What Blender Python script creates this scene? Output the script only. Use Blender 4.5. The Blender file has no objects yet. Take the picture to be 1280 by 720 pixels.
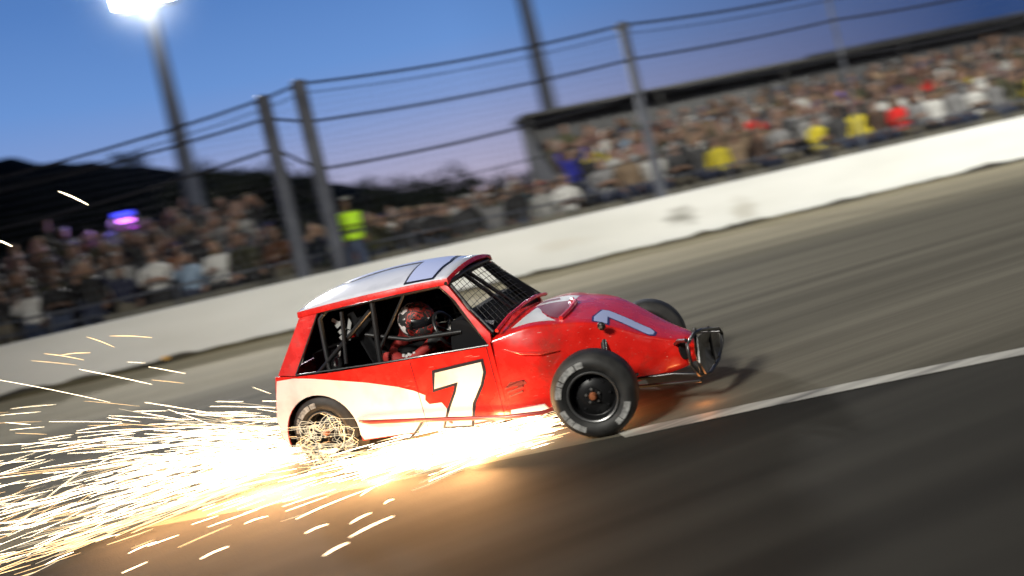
import bpy, bmesh, math, random
from mathutils import Vector, Matrix, noise
from mathutils.bvhtree import BVHTree
random.seed(7)
PI = math.pi
sc = bpy.context.scene
col = sc.collection
rad = math.radians

# ------------------------------------------------------------------ helpers
def link(o, parent=None):
    col.objects.link(o)
    if parent is not None: o.parent = parent
    return o
def tag(o, label=None, cat=None, group=None, kind=None):
    if label: o['label'] = label
    if cat: o['category'] = cat
    if group: o['group'] = group
    if kind: o['kind'] = kind
    return o
def empty(name, loc=(0,0,0), mat=None):
    o = bpy.data.objects.new(name, None); o.empty_display_size = .2
    o.location = loc
    if mat is not None: o.matrix_world = mat
    return link(o)
def shade(me, ang=35):
    for p in me.polygons: p.use_smooth = True
    bm = bmesh.new(); bm.from_mesh(me)
    for e in bm.edges:
        if len(e.link_faces) == 2 and e.calc_face_angle(0) > rad(ang): e.smooth = False
        elif len(e.link_faces) == 2: e.smooth = True
    bm.to_mesh(me); bm.free()
class MB:
    """collects geometry for ONE mesh object"""
    def __init__(s): s.v=[]; s.f=[]; s.m=[]
    def add(s, vs, fs, mi=0):
        n=len(s.v); s.v += [tuple(v) for v in vs]; s.f += [tuple(i+n for i in f) for f in fs]; s.m += [mi]*len(fs)
    def box(s, c, d, rot=None, mi=0):
        vs=[]
        for x in(-.5,.5):
            for y in(-.5,.5):
                for z in(-.5,.5):
                    p=Vector((x*d[0],y*d[1],z*d[2]))
                    if rot is not None: p = rot @ p
                    vs.append(Vector(c)+p)
        s.add(vs,[(0,1,3,2),(4,6,7,5),(0,4,5,1),(2,3,7,6),(0,2,6,4),(1,5,7,3)],mi)
    def tube(s, pts, r, n=8, mi=0, closed=False, taper=None):
        pts=[Vector(p) for p in pts]; N=len(pts); rings=[]
        up=None
        for i,p in enumerate(pts):
            if closed: t=(pts[(i+1)%N]-pts[i-1])
            else: t=pts[min(i+1,N-1)]-pts[max(i-1,0)]
            t.normalize()
            if up is None:
                up=Vector((0,0,1)) if abs(t.z)<.9 else Vector((1,0,0))
            a=t.cross(up)
            if a.length<1e-5: a=t.cross(Vector((.3,1,.2)))
            a.normalize(); b=t.cross(a).normalized(); up=-b if (-b).dot(up)>0 else b
            b=a.cross(t).normalized(); up=b
            rr = r if taper is None else r*taper[i]
            rings.append([p+a*(rr*math.cos(2*PI*k/n))+b*(rr*math.sin(2*PI*k/n)) for k in range(n)])
        vs=[v for R_ in rings for v in R_]; fs=[]
        M=N if closed else N-1
        for i in range(M):
            j=(i+1)%N
            for k in range(n): fs.append((i*n+k,i*n+(k+1)%n,j*n+(k+1)%n,j*n+k))
        if not closed: fs += [tuple(range(n))[::-1], tuple((N-1)*n+k for k in range(n))]
        s.add(vs,fs,mi)
    def lathe(s, prof, n=48, mi=0, axis='y', closed=False):
        """prof: (radius, offset) pairs round the local y axis"""
        vs=[];fs=[];P=len(prof)
        for i in range(n):
            a=2*PI*i/n
            for r,o in prof: vs.append((r*math.cos(a),o,r*math.sin(a)))
        for i in range(n):
            j=(i+1)%n
            for k in range(P if closed else P-1):
                l=(k+1)%P
                fs.append((i*P+k,i*P+l,j*P+l,j*P+k))
        s.add(vs,fs,mi)
    def prism(s, poly, ext, mi=0):
        """poly list of 3D pts, extruded by vector ext"""
        ext=Vector(ext); n=len(poly)
        a=[Vector(p) for p in poly]; b=[p+ext for p in a]
        s.add(a+b,[tuple(range(n))[::-1],tuple(range(n,2*n))]+[(i,(i+1)%n,n+(i+1)%n,n+i) for i in range(n)],mi)
    def build(s, name, mats, parent=None, smooth=None, fixn=True):
        me=bpy.data.meshes.new(name); me.from_pydata(s.v,[],s.f)
        if not isinstance(mats,(list,tuple)): mats=[mats]
        for m in mats: me.materials.append(m)
        for p,mi in zip(me.polygons,s.m): p.material_index=mi
        if fixn:
            bm=bmesh.new(); bm.from_mesh(me); bmesh.ops.recalc_face_normals(bm,faces=bm.faces); bm.to_mesh(me); bm.free()
        if smooth: shade(me,smooth)
        return link(bpy.data.objects.new(name,me),parent)

# ------------------------------------------------------------------ materials
def mat(name, base=(.5,.5,.5), rough=.5, metal=0, coat=0, spec=.5, emit=None, est=0):
    m=bpy.data.materials.new(name); m.use_nodes=True
    b=m.node_tree.nodes['Principled BSDF']
    b.inputs['Base Color'].default_value=(*base,1); b.inputs['Roughness'].default_value=rough
    b.inputs['Metallic'].default_value=metal; b.inputs['Coat Weight'].default_value=coat
    b.inputs['Specular IOR Level'].default_value=spec
    b.inputs['Coat Roughness'].default_value=.08
    if emit: b.inputs['Emission Color'].default_value=(*emit,1); b.inputs['Emission Strength'].default_value=est
    return m
def nt(m): return m.node_tree.nodes, m.node_tree.links, m.node_tree.nodes['Principled BSDF']
def ramp(N, stops, interp='LINEAR'):
    r=N.new('ShaderNodeValToRGB'); r.color_ramp.interpolation=interp
    e=r.color_ramp.elements
    while len(e)<len(stops): e.new(.5)
    for i,(p,c) in enumerate(stops):
        e[i].position=p; e[i].color=(*c,1) if len(c)==3 else c
    return r
def noisy(m, c1, c2, scale=5, stretch=(1,1,1), rotz=0, detail=6, lo=.35, hi=.65, bump=0, bscale=60, rough=None, coord='Object', warp=0):
    N,L,b=nt(m)
    tc=N.new('ShaderNodeTexCoord'); mp=N.new('ShaderNodeMapping'); mp.inputs['Scale'].default_value=stretch
    r0=N.new('ShaderNodeVectorRotate'); r0.rotation_type='Z_AXIS'; r0.inputs['Angle'].default_value=rotz
    L.new(tc.outputs[coord],r0.inputs['Vector']); L.new(r0.outputs[0],mp.inputs['Vector'])
    n=N.new('ShaderNodeTexNoise'); n.inputs['Scale'].default_value=scale; n.inputs['Detail'].default_value=detail
    n.inputs['Distortion'].default_value=warp
    L.new(mp.outputs[0],n.inputs['Vector'])
    r=ramp(N,[(lo,c1),(hi,c2)]); L.new(n.outputs['Fac'],r.inputs[0]); L.new(r.outputs[0],b.inputs['Base Color'])
    if bump:
        n2=N.new('ShaderNodeTexNoise'); n2.inputs['Scale'].default_value=bscale; n2.inputs['Detail'].default_value=8
        L.new(tc.outputs[coord],n2.inputs['Vector'])
        bp=N.new('ShaderNodeBump'); bp.inputs['Strength'].default_value=bump; bp.inputs['Distance'].default_value=.01
        L.new(n2.outputs['Fac'],bp.inputs['Height']); L.new(bp.outputs[0],b.inputs['Normal'])
    if rough:
        rr=N.new('ShaderNodeMapRange'); rr.inputs['To Min'].default_value=rough[0]; rr.inputs['To Max'].default_value=rough[1]
        L.new(n.outputs['Fac'],rr.inputs['Value']); L.new(rr.outputs[0],b.inputs['Roughness'])
    return m,n,r
def mixc(N,L,fac,a,b_,mode='MIX'):
    x=N.new('ShaderNodeMix'); x.data_type='RGBA'; x.blend_type=mode
    for sock,val in ((x.inputs[0],fac),(x.inputs[6],a),(x.inputs[7],b_)):
        if hasattr(val,'is_output'): L.new(val,sock)
        elif isinstance(val,(int,float)): sock.default_value=val
        else: sock.default_value=(*val,1)
    return x.outputs[2]

# ------------------------------------------------------------------ camera
F = 1250.0; RO = rad(13.3)
cam = bpy.data.cameras.new('camera'); cam.sensor_width=36; cam.lens=F/1280*36
cam.clip_end=3000; cam.clip_start=.05
co = link(bpy.data.objects.new('camera',cam))
co.matrix_world = Matrix(((math.cos(RO),math.sin(RO),0,0),(0,0,-1,0),(-math.sin(RO),math.cos(RO),0,0),(0,0,0,1)))
cam.dof.use_dof=True; cam.dof.focus_distance=7.2; cam.dof.aperture_fstop=cam.lens/1000/0.060
cam.dof.aperture_ratio=.40
sc.camera=co
def ray(px,py):
    r=px-640; u=360-py
    return Vector(((r*math.cos(RO)+u*math.sin(RO))/F,1,(-r*math.sin(RO)+u*math.cos(RO))/F))

# ------------------------------------------------------------------ terrain of the banked turn
A = rad(11.5); W=16.3; WZ=.13; WH=.80
wv = Vector((math.cos(A),math.sin(A),0)); gv=Vector((-math.sin(A),math.cos(A),0))
def su(x,y):
    return x*math.cos(A)+y*math.sin(A), W-(-x*math.sin(A)+y*math.cos(A))     # along the wall, distance in from it
def xy(s,u):
    d=W-u
    return Vector((s*math.cos(A)-d*math.sin(A), s*math.sin(A)+d*math.cos(A)))
def gz(s,u):
    uu=u if u<20 else 20+(1-math.exp(-(u-20)/8))*8*.4
    return WZ-uu*(.1287-.0067*8*math.tanh((s-.7)/8))
def G(s,u,dz=0):
    p=xy(s,u); return Vector((p.x,p.y,gz(s,u)+dz))
def hit_ground(px,py):
    d=ray(px,py); lo,hi=1.,17.
    for _ in range(60):
        m=(lo+hi)/2; p=d*m; s,u=su(p.x,p.y)
        if p.z>gz(s,u): lo=m
        else: hi=m
    p=d*lo; return su(p.x,p.y)
def on_back(px,py,off):
    """point of a view ray on the vertical plane 'off' metres behind the wall face; gives (s, z)"""
    d=ray(px,py); t=(W+off)/(-d.x*math.sin(A)+d.y*math.cos(A)); p=d*t
    return su(p.x,p.y)[0], p.z
def back(s,off,z):
    p=xy(s,-off); return Vector((p.x,p.y,z))

# white line: fitted through the painted edge, in (s,u)
LP=[hit_ground(*q) for q in ((795,541),(900,519),(1000,497),(1100,476),(1200,456),(1280,440))]
s0,u0=LP[0]; s1,u1=LP[-1]; sm,um=LP[3]
print('LINE',[(round(a,2),round(b_,2)) for a,b_ in LP],[tuple(round(v,2) for v in hit_ground(*q)) for q in ((0,690),(0,600),(200,640),(400,600),(560,560))])
# quadratic u(s) through three points
def lineu(s):
    def L_(a,b,c): return (s-b)*(s-c)/((a-b)*(a-c))
    q=u0*L_(s0,sm,s1)+um*L_(sm,s0,s1)+u1*L_(s1,s0,sm)
    sl=(u1-u0)/(s1-s0)
    if s<s0: return max(7.0,u0+sl*1.02*(s-s0)) if s>-3.6 else max(5.2,u0+sl*1.02*(-3.6-s0)-.2*(1-math.exp((s+3.6)*.5))*4)
    if s>s1: return u1+sl*9*(1-math.exp(-(s-s1)/9))
    return q

asph,_n,_r=noisy(mat('racing_asphalt',rough=.75),(.080,.073,.054),(.145,.133,.102),scale=1.1,stretch=(.05,1.9,1),rotz=-A,detail=8,lo=.3,hi=.72,bump=.25,bscale=90)
N,L,b=nt(asph)
# rubber bands, broad, and a dusty pale strip by the wall
sep=N.new('ShaderNodeVectorRotate'); sep.rotation_type='Z_AXIS'; sep.inputs['Angle'].default_value=-A
tc=N.new('ShaderNodeTexCoord'); L.new(tc.outputs['Object'],sep.inputs['Vector'])
sx=N.new('ShaderNodeSeparateXYZ'); L.new(sep.outputs[0],sx.inputs[0])
mr=N.new('ShaderNodeMapRange'); mr.inputs['From Min'].default_value=W-4.6; mr.inputs['From Max'].default_value=W-.3; L.new(sx.outputs['Y'],mr.inputs['Value'])
n3=N.new('ShaderNodeTexNoise'); n3.inputs['Scale'].default_value=.5; mp3=N.new('ShaderNodeMapping'); mp3.inputs['Scale'].default_value=(.06,1.6,1)
L.new(sep.outputs[0],mp3.inputs['Vector']); L.new(mp3.outputs[0],n3.inputs['Vector'])
mt=N.new('ShaderNodeMath'); mt.operation='MULTIPLY'; L.new(mr.outputs[0],mt.inputs[0]); L.new(n3.outputs['Fac'],mt.inputs[1])
mt2=N.new('ShaderNodeMath'); mt2.operation='MULTIPLY'; mt2.inputs[1].default_value=2.1; mt2.use_clamp=True; L.new(mt.outputs[0],mt2.inputs[0])
dust=mixc(N,L,mt2.outputs[0],_r.outputs[0],(.50,.45,.32)); b.inputs['Specular IOR Level'].default_value=.2; b.inputs['Roughness'].default_value=.9
# thin rubber streaks
n4=N.new('ShaderNodeTexNoise'); n4.inputs['Scale'].default_value=1.; n4.inputs['Detail'].default_value=9; n4.inputs['Roughness'].default_value=.7
mp4=N.new('ShaderNodeMapping'); mp4.inputs['Scale'].default_value=(.10,4.2,1); L.new(sep.outputs[0],mp4.inputs['Vector']); L.new(mp4.outputs[0],n4.inputs['Vector'])
r4=ramp(N,[(.40,(.62,.61,.6)),(.62,(1,1,1))]); L.new(n4.outputs['Fac'],r4.inputs[0])
fin=mixc(N,L,.75,dust,r4.outputs[0],'MULTIPLY')
L.new(fin,b.inputs['Base Color'])
apr,_n,_r=noisy(mat('apron_asphalt',rough=.92,spec=.12),(.015,.014,.012),(.038,.036,.030),scale=.9,stretch=(.07,2.2,1),rotz=-A+rad(1),detail=9,lo=.3,hi=.72,bump=.25,bscale=90)
paint,_n,_r=noisy(mat('line_paint',rough=.6),(.13,.125,.11),(.40,.385,.34),scale=2.5,stretch=(.3,5,1),rotz=-A,detail=8,lo=.3,hi=.6)

def sheet(name,mt_,ss,ks,fn,kind='structure'):
    m=MB(); vs=[fn(s,k) for s in ss for k in ks]; K=len(ks); fs=[]
    for i in range(len(ss)-1):
        for j in range(K-1):
            fs.append((i*K+j,(i+1)*K+j,(i+1)*K+j+1,i*K+j+1))
    m.add(vs,fs); o=m.build(name,mt_); 
    for p in o.data.polygons: p.use_smooth=True
    if o.data.polygons[0].normal.z<0: o.data.flip_normals()
    return tag(o,kind=kind)
SS=[-70+i*1.0 for i in range(61)]+[-10+.25*i for i in range(1,101)]+[15+i for i in range(1,90)]
sheet('race_track',asph,SS,[i/24 for i in range(25)],lambda s,k:G(s,-.6+(lineu(s)+.6)*k))
sheet('track_apron',apr,SS,[i/28 for i in range(29)],lambda s,k:G(s,lineu(s)+30*k**1.5))
LWd=.17
sheet('painted_track_line',paint,[q for q in SS if q>1.5],[-1,0,.9],lambda s,k:G(s,lineu(s)+LWd*.5*k,.005))
grass,_n,_r=noisy(mat('grass_ground',rough=.9),(.02,.03,.012),(.06,.065,.03),scale=2,detail=8)
# infield and outfield ground
m=MB()
def far_ground():
    ss=[-400,-70,105,400]
sheet('infield_ground',grass,[-600,-70]+[ -60+10*i for i in range(16)]+[105,600],[0,1],lambda s,k:(G(max(-70,min(105,s)),lineu(max(-70,min(105,s)))+29.5,-.02) if k==0 else G(0,50,-.5)*0+Vector((*xy(s,600),-4.2))) if True else None)
dirt,_n,_r=noisy(mat('dirt_ground',rough=.95),(.035,.032,.022),(.10,.09,.06),scale=3,detail=8)
OZ=.12
sheet('outfield_ground',dirt,[-900,-70,-20,20,105,900],[0,1],lambda s,k:back(s,.25 if k==0 else 1500,OZ))
# rough verge at the foot of the wall
verge,_n,_r=noisy(mat('verge_dirt',rough=.95),(.016,.014,.008),(.15,.125,.06),scale=3.5,stretch=(.35,1.5,1),rotz=-A,detail=9,lo=.38,hi=.72,bump=.5,bscale=40)
m=MB(); 
vs=[];fs=[]
SV=[-30+.12*i for i in range(580)]
for s in SV:
    w=.30+.12*noise.noise(Vector((s*.5,3,0)))+.05*noise.noise(Vector((s*3,9,0)))
    h=.030+.03*abs(noise.noise(Vector((s*1.7,5,2))))
    for k,z in ((0,h),(.35,h*1.1),(.7,h*.7),(1,-.004)):
        vs.append(G(s,-.02+w*k,z))
for i in range(len(SV)-1):
    for j in range(3): fs.append((i*4+j,(i+1)*4+j,(i+1)*4+j+1,i*4+j+1))
m.add(vs,fs); tag(m.build('verge_strip',verge,smooth=60),kind='structure')

# ------------------------------------------------------------------ wall
wallm,_n,_r=noisy(mat('white_wall_paint',rough=.55),(.76,.78,.76),(.88,.90,.89),scale=.9,stretch=(.4,.4,2),rotz=-A,detail=7,lo=.3,hi=.6,bump=.15,bscale=14)
N,L,b=nt(wallm)
tc=N.new('ShaderNodeTexCoord'); rt=N.new('ShaderNodeVectorRotate'); rt.rotation_type='Z_AXIS'; rt.inputs['Angle'].default_value=-A
L.new(tc.outputs['Object'],rt.inputs['Vector']); sx=N.new('ShaderNodeSeparateXYZ'); L.new(rt.outputs[0],sx.inputs[0])
def blob(cx,cz,rx,rz,seedv,thr):
    cmb=N.new('ShaderNodeCombineXYZ')
    for ax,c,r_ in ((0,cx,rx),(2,cz,rz)):
        a=N.new('ShaderNodeMath'); a.operation='SUBTRACT'; a.inputs[1].default_value=c; L.new(sx.outputs[ax],a.inputs[0])
        d=N.new('ShaderNodeMath'); d.operation='DIVIDE'; d.inputs[1].default_value=r_; L.new(a.outputs[0],d.inputs[0]); L.new(d.outputs[0],cmb.inputs[ax])
    ln=N.new('ShaderNodeVectorMath'); ln.operation='LENGTH'; L.new(cmb.outputs[0],ln.inputs[0])
    nn=N.new('ShaderNodeTexNoise'); nn.inputs['Scale'].default_value=3; nn.inputs['Detail'].default_value=7
    mp=N.new('ShaderNodeMapping'); mp.inputs['Location'].default_value=(seedv,0,0); mp.inputs['Scale'].default_value=(.6,1,3.5); L.new(rt.outputs[0],mp.inputs['Vector']); L.new(mp.outputs[0],nn.inputs['Vector'])
    a=N.new('ShaderNodeMath'); a.operation='MULTIPLY_ADD'; a.inputs[1].default_value=1.6; L.new(nn.outputs['Fac'],a.inputs[0]); L.new(ln.outputs['Value'],a.inputs[2])
    r=ramp(N,[(.0,(1,1,1)),(1,(0,0,0))]); mr=N.new('ShaderNodeMapRange'); mr.inputs['From Min'].default_value=thr; mr.inputs['From Max'].default_value=thr+.7; L.new(a.outputs[0],mr.inputs['Value']); L.new(mr.outputs[0],r.inputs[0])
    return r.outputs[0]
ws=[on_back(852,270,0),on_back(705,305,0),on_back(930,262,0)]
c=_r.outputs[0]
for (s_,z_),(rx,rz),th,cc in zip(ws,((.5,.28),(.5,.10),(.3,.25)),(.85,1.25,1.15),((.30,.30,.28),(.74,.74,.70),(.62,.62,.58))):
    c=mixc(N,L,blob(s_,z_,rx,rz,s_*3,th),c,cc)
# grime at the foot, stronger where cars rub
g1=N.new('ShaderNodeTexNoise'); g1.inputs['Scale'].default_value=1.1; g1.inputs['Detail'].default_value=4
mpg=N.new('ShaderNodeMapping'); mpg.inputs['Scale'].default_value=(.55,1,.1); L.new(rt.outputs[0],mpg.inputs['Vector']); L.new(mpg.outputs[0],g1.inputs['Vector'])
hm_=N.new('ShaderNodeMapRange'); hm_.inputs['From Min'].default_value=.50; hm_.inputs['From Max'].default_value=.72; hm_.inputs['To Min'].default_value=.035; hm_.inputs['To Max'].default_value=.15; L.new(g1.outputs['Fac'],hm_.inputs['Value'])
gm=N.new('ShaderNodeMath'); gm.operation='SUBTRACT'; L.new(sx.outputs['Z'],gm.inputs[0]); L.new(hm_.outputs[0],gm.inputs[1])
gr=N.new('ShaderNodeMapRange'); gr.inputs['From Min'].default_value=WZ-.01; gr.inputs['From Max'].default_value=WZ+.015; L.new(gm.outputs[0],gr.inputs['Value'])
c=mixc(N,L,gr.outputs[0],(.03,.028,.02),c)
L.new(c,b.inputs['Base Color'])
m=MB()
prof=[(0,-.35),(0,WH-.03+WZ),(.03,WH+WZ),(.22,WH+WZ),(.25,WH-.03+WZ),(.25,-.35)]
ss=[-40+i*1.5 for i in range(100)]
vs=[back(s,o,z) for s in ss for o,z in prof]; fs=[(i*6+j,(i+1)*6+j,(i+1)*6+j+1,i*6+j+1) for i in range(len(ss)-1) for j in range(5)]
m.add(vs,fs)
tag(m.build('concrete_wall',wallm,smooth=20),'low white painted concrete barrier running along the top of the banked track','barrier')
# small yellow marker at the wall foot
s_,z_=on_back(208,447,-.12)
mk=empty('marker_light',G(s_,.2)); mk.matrix_world=Matrix.Translation(G(s_,.22,.0))@Matrix.Rotation(A,4,'Z')
yel=mat('amber_plastic',(.85,.45,.03),.35,coat=.4)
blk=mat('black_metal',(.012,.012,.013),.45,metal=.3)
m=MB(); m.lathe([(0,.0),(.055,.0),(.05,.03),(.035,.055),(.0,.065)],16); o=m.build('lens',yel,mk,40); o.rotation_euler=(PI/2,0,0); o.location=(0,0,.05)
m=MB(); m.box((0,0,.025),(.16,.12,.05)); m.build('base',blk,mk)
tag(mk,'small amber marker on the dirt at the foot of the white barrier','marker')

# ------------------------------------------------------------------ catch fence
galv,_n,_r=noisy(mat('galvanised_steel',rough=.6,metal=.2),(.05,.055,.075),(.10,.11,.14),scale=2,detail=5)
wire=mat('dark_wire_rope',(.012,.013,.02),.6,metal=.2)
meshm=mat('fence_wire',(.10,.11,.14),.6,metal=.3)
FO=.32   # fence stands just behind the wall
fence=empty('catch_fence',back(0,FO,OZ))
bk=lambda s,o,z: back(s,o,z)-fence.location
posts=[-16.5,-11.6]+[on_back(x,y,FO)[0] for x,y in ((337,160),(386,160),(789,80),(1045,40))]+[14.6,18.8,23]
tops=[3.80,3.85,3.98,4.12,4.10,4.02,3.95,3.9,3.9]
random.seed(3)
for i,s in enumerate(posts):
    m=MB(); w={2:.12,3:.125,4:.085}.get(i,.03)
    base=bk(s,FO,OZ)
    m.tube([bk(s,FO+.0,OZ),bk(s,FO,tops[i]-.02),bk(s,FO,tops[i])],w,12,taper=[1,1,.8])
    m.tube([bk(s-.12,FO,tops[i]-.1),bk(s+.12,FO,tops[i]-.1)],.05,8)
    o=m.build('post',galv,fence,40)
def catz(s,zs,sag=.05):
    for a,b_ in zip(range(len(posts)-1),range(1,len(posts))):
        if posts[a]<=s<=posts[b_]:
            t=(s-posts[a])/(posts[b_]-posts[a]); L_=posts[b_]-posts[a]
            return zs[a]*(1-t)+zs[b_]*t-sag*4*t*(1-t)*(L_/4)**2
def cable(zs,r,sag,skip=None):
    m=MB(); pts=[]
    s=posts[0]
    segs=[]
    for a in range(len(posts)-1):
        n=14
        for k in range(n+(a==len(posts)-2)):
            t=k/n; s=posts[a]+(posts[a+1]-posts[a])*t
            pts.append(bk(s,FO-.03,catz(s,zs,sag)))
    m.tube(pts,r,5); return m.build('cable',wire,fence,60)
zt=[t-.06 for t in tops]
cable(zt,.022,.05)
cable([z-.16 for z in zt],.009,.05)
cable([3.55,3.55,3.6,3.42,3.42,3.42,3.4,3.4,3.4],.022,.04)
cable([3.1,3.1,3.1,2.62,2.80,2.72,2.72,2.7,2.7],.024,.05)
cable([2.5]*3+[2.05,2.2,2.2,2.2,2.2,2.2],.011,.04)
cable([2.0]*3+[1.62,1.7,1.8,1.8,1.8,1.8],.014,.04)
m=MB()
s=posts[0]
while s<posts[-1]:
    z0=WZ+WH+.02; zt_=catz(s,zt) 
    if zt_: 
        a=bk(s,FO-.01,z0); b_=bk(s,FO-.01,zt_)
        m.tube([a,b_],.0016,3)
    s+=.12
for k in range(24):
    z=WZ+WH+.08+k*.12; pts=[]
    s=posts[0]
    while s<posts[-1]-.01:
        pts.append(bk(s,FO-.012,min(z,catz(s,zt)-.01)-.02*math.sin(s*2.1+k))); s+=.6
    m.tube(pts,.0018,3)
m.build('wire_mesh',meshm,fence)
tag(fence,'tall debris fence of steel posts, dark cables and wire mesh behind the white barrier','fence')

# ------------------------------------------------------------------ floodlight towers
polem=mat('pole_grey',(.12,.135,.18),.6,metal=.1)
lampm=mat('floodlight_glass',(.9,.95,1),.2,emit=(.82,.92,1.0),est=45)
def tower(px0,py0,px1,py1,D,label,headz=0,lit=True,h=None):
    d0=ray(px0,py0)*D; d1=ray(px1,py1)*D
    x=(d0.x+d1.x)/2; zt_=d0.z
    if h: zt_=h
    root=empty('floodlight_tower',(x,D,OZ))
    m=MB(); H=zt_-OZ
    m.tube([(0,0,0),(0,0,H*.5),(0,0,H)],.27,16,taper=[1.25,1.0,.75]); m.build('pole',polem,root,50)
    m=MB(); m.box((0,-.16,H+.05),(1.8,.08,.08)); m.box((0,-.16,H+.96),(1.8,.08,.08)); m.box((0,-.08,H+.0),(.2,.3,.1))
    for xx in(-.88,0,.88): m.box((xx,-.16,H+.5),(.06,.06,.86))
    m.build('lamp_frame',blk,root)
    for r_ in range(2):
        for k in range(4):
            o=link(bpy.data.objects.new('lamp',None),root); o.location=(-.66+k*.44,-.30,H+.30+r_*.44); o.rotation_euler=(rad(12),0,0)
            m=MB(); m.prism([(-.23,-.10,-.215),(.23,-.10,-.215),(.23,-.10,.215),(-.23,-.10,.215)],(0,.02,0)); m.prism([(-.2,-.08,-.19),(.2,-.08,-.19),(.14,.12,0),(.2,-.08,.19),(-.2,-.08,.19),(-.14,.12,0)],(0,.0,0.0)) if 0 else m.box((0,.0,0),(.43,.19,.43)); m.build('housing',blk,o)
            m=MB(); m.box((0,-.100,0),(.38,.012,.38)); m.build('lens',lampm,o)
    tag(root,label,'floodlight')
    return root
tw=tower(186,14,236,215,30,'lit floodlight tower at the left end, its white lamps burning above the hill')
tower(648,-30,690,150,32,'bare grey pole of a floodlight tower rising left of the grandstand end')

# ------------------------------------------------------------------ grandstand and terraces
stm=mat('stand_concrete'); noisy(stm,(.07,.068,.062),(.14,.135,.12),scale=4,detail=6); 
dark=mat('dark_sheeting'); noisy(dark,(.030,.031,.036),(.06,.062,.07),scale=1.5,stretch=(3,3,.2),detail=5)
benchm=mat('bench_board',(.16,.14,.11),.7)
sE=on_back(655,200,6.5)[0]
NR=6; RD=.74; RH=.255; R0=1.3
def rowoff(r): return R0+r*RD
def rowz(r): return .72+r*RH     # foot level of row r
st=empty('grandstand',back(sE,R0,OZ)); sb=lambda s,o,z: back(s,o,z)-st.location
SL=30
m=MB()
for r in range(NR):
    m.prism([sb(sE,rowoff(r)-.1,OZ),sb(sE,rowoff(r)-.1,rowz(r)),sb(sE,rowoff(r)+RD-.1,rowz(r)),sb(sE,rowoff(r)+RD-.1,OZ)],wv*SL)
m.build('terrace_step',stm,st)
for r in range(NR):
    m=MB(); m.prism([sb(sE,rowoff(r)+.27,rowz(r)+.40),sb(sE,rowoff(r)+.27,rowz(r)+.44),sb(sE,rowoff(r)+.55,rowz(r)+.44),sb(sE,rowoff(r)+.55,rowz(r)+.40)],wv*SL)
    m.build('bench',benchm,st)
ob=rowoff(NR)+.35
zr=on_back(656,154,ob)[1]
m=MB(); m.prism([sb(sE,ob,OZ),sb(sE,ob,zr),sb(sE,ob+.12,zr),sb(sE,ob+.12,OZ)],wv*SL); m.build('back_wall',dark,st)
m=MB(); m.prism([sb(sE-.1,ob-.7,zr),sb(sE-.1,ob-.7,zr+.09),sb(sE-.1,ob+.3,zr+.12),sb(sE-.1,ob+.3,zr+.03)],wv*(SL+.1)); m.build('roof_edge',blk,st)
m=MB(); m.tube([sb(sE+7,ob-.75,zr+.10),sb(sE+SL,ob-.75,zr+.16)],.03,6); m.build('light_rail',galv,st)
for k in range(7):
    m=MB(); m.tube([sb(sE+.05+k*3.2,ob-.6,OZ),sb(sE+.05+k*3.2,ob-.6,zr)],.06,8); m.build('post',blk,st)
m=MB(); m.prism([sb(sE,ob-.5,OZ),sb(sE,rowoff(3),OZ),sb(sE,rowoff(3),rowz(3)+.3),sb(sE,ob-.5,zr-.1)],-wv*.08); m.build('end_panel',dark,st)
tag(st,'terraced grandstand with a dark back wall and roof edge, packed with spectators','grandstand')
# kerb-side screen in front of the front row
scr=mat('front_screen'); noisy(scr,(.03,.028,.022),(.13,.12,.09),scale=1.6,stretch=(1.2,1.2,.4),detail=6,lo=.35,hi=.6)
rl=empty('spectator_rail',back(0,.95,OZ)); rb=lambda s,o,z: back(s,o,z)-rl.location
m=MB(); m.prism([rb(-3.2,.95,OZ),rb(-3.2,.95,1.09),rb(-3.2,.99,1.09),rb(-3.2,.99,OZ)],wv*34); m.build('panel',scr,rl)
m=MB(); m.tube([rb(-18,.93,1.40),rb(-3.2,.93,1.30),rb(30,.93,1.30)],.022,6); m.tube([rb(-18,.93,1.15),rb(-3.2,.93,1.1)],.018,6); m.build('handrail',galv,rl,60)
for k in range(24):
    s=-18+k*2; m=MB(); m.tube([rb(s,.93,OZ),rb(s,.93,1.40-.005*k)],.025,6); m.build('post',galv,rl)
tag(rl,'low grey spectator rail and screen between the crowd and the white barrier','railing')
# left terrace bank
tb=empty('spectator_terrace',back(-14,R0,OZ)); t_=lambda s,o,z: back(s,o,z)-tb.location
LR=6
def ML(r): return on_back(330+14*max(0,3-r),300,rowoff(r))[0]
def lz(r): return .30+r*.24
def mz_(r): return OZ+.03+r*.06
m=MB()
for r in range(LR):
    h=lz(r); m.prism([t_(-22,rowoff(r)-.1,OZ-.1),t_(-22,rowoff(r)-.1,h-.01),t_(-22,rowoff(r)+RD-.1,h-.01),t_(-22,rowoff(r)+RD-.1,OZ-.1)],wv*(22+ML(r)))
for r in range(4):
    h=mz_(r); q=ML(r); m.prism([t_(q,rowoff(r)-.1,OZ-.1),t_(q,rowoff(r)-.1,h-.01),t_(q,rowoff(r)+RD-.1,h-.01),t_(q,rowoff(r)+RD-.1,OZ-.1)],wv*(sE-.15-q))
m.build('terrace_step',dirt,tb)
tag(tb,'low earth terrace under the standing crowd beside the grandstand','terrace')

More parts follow.
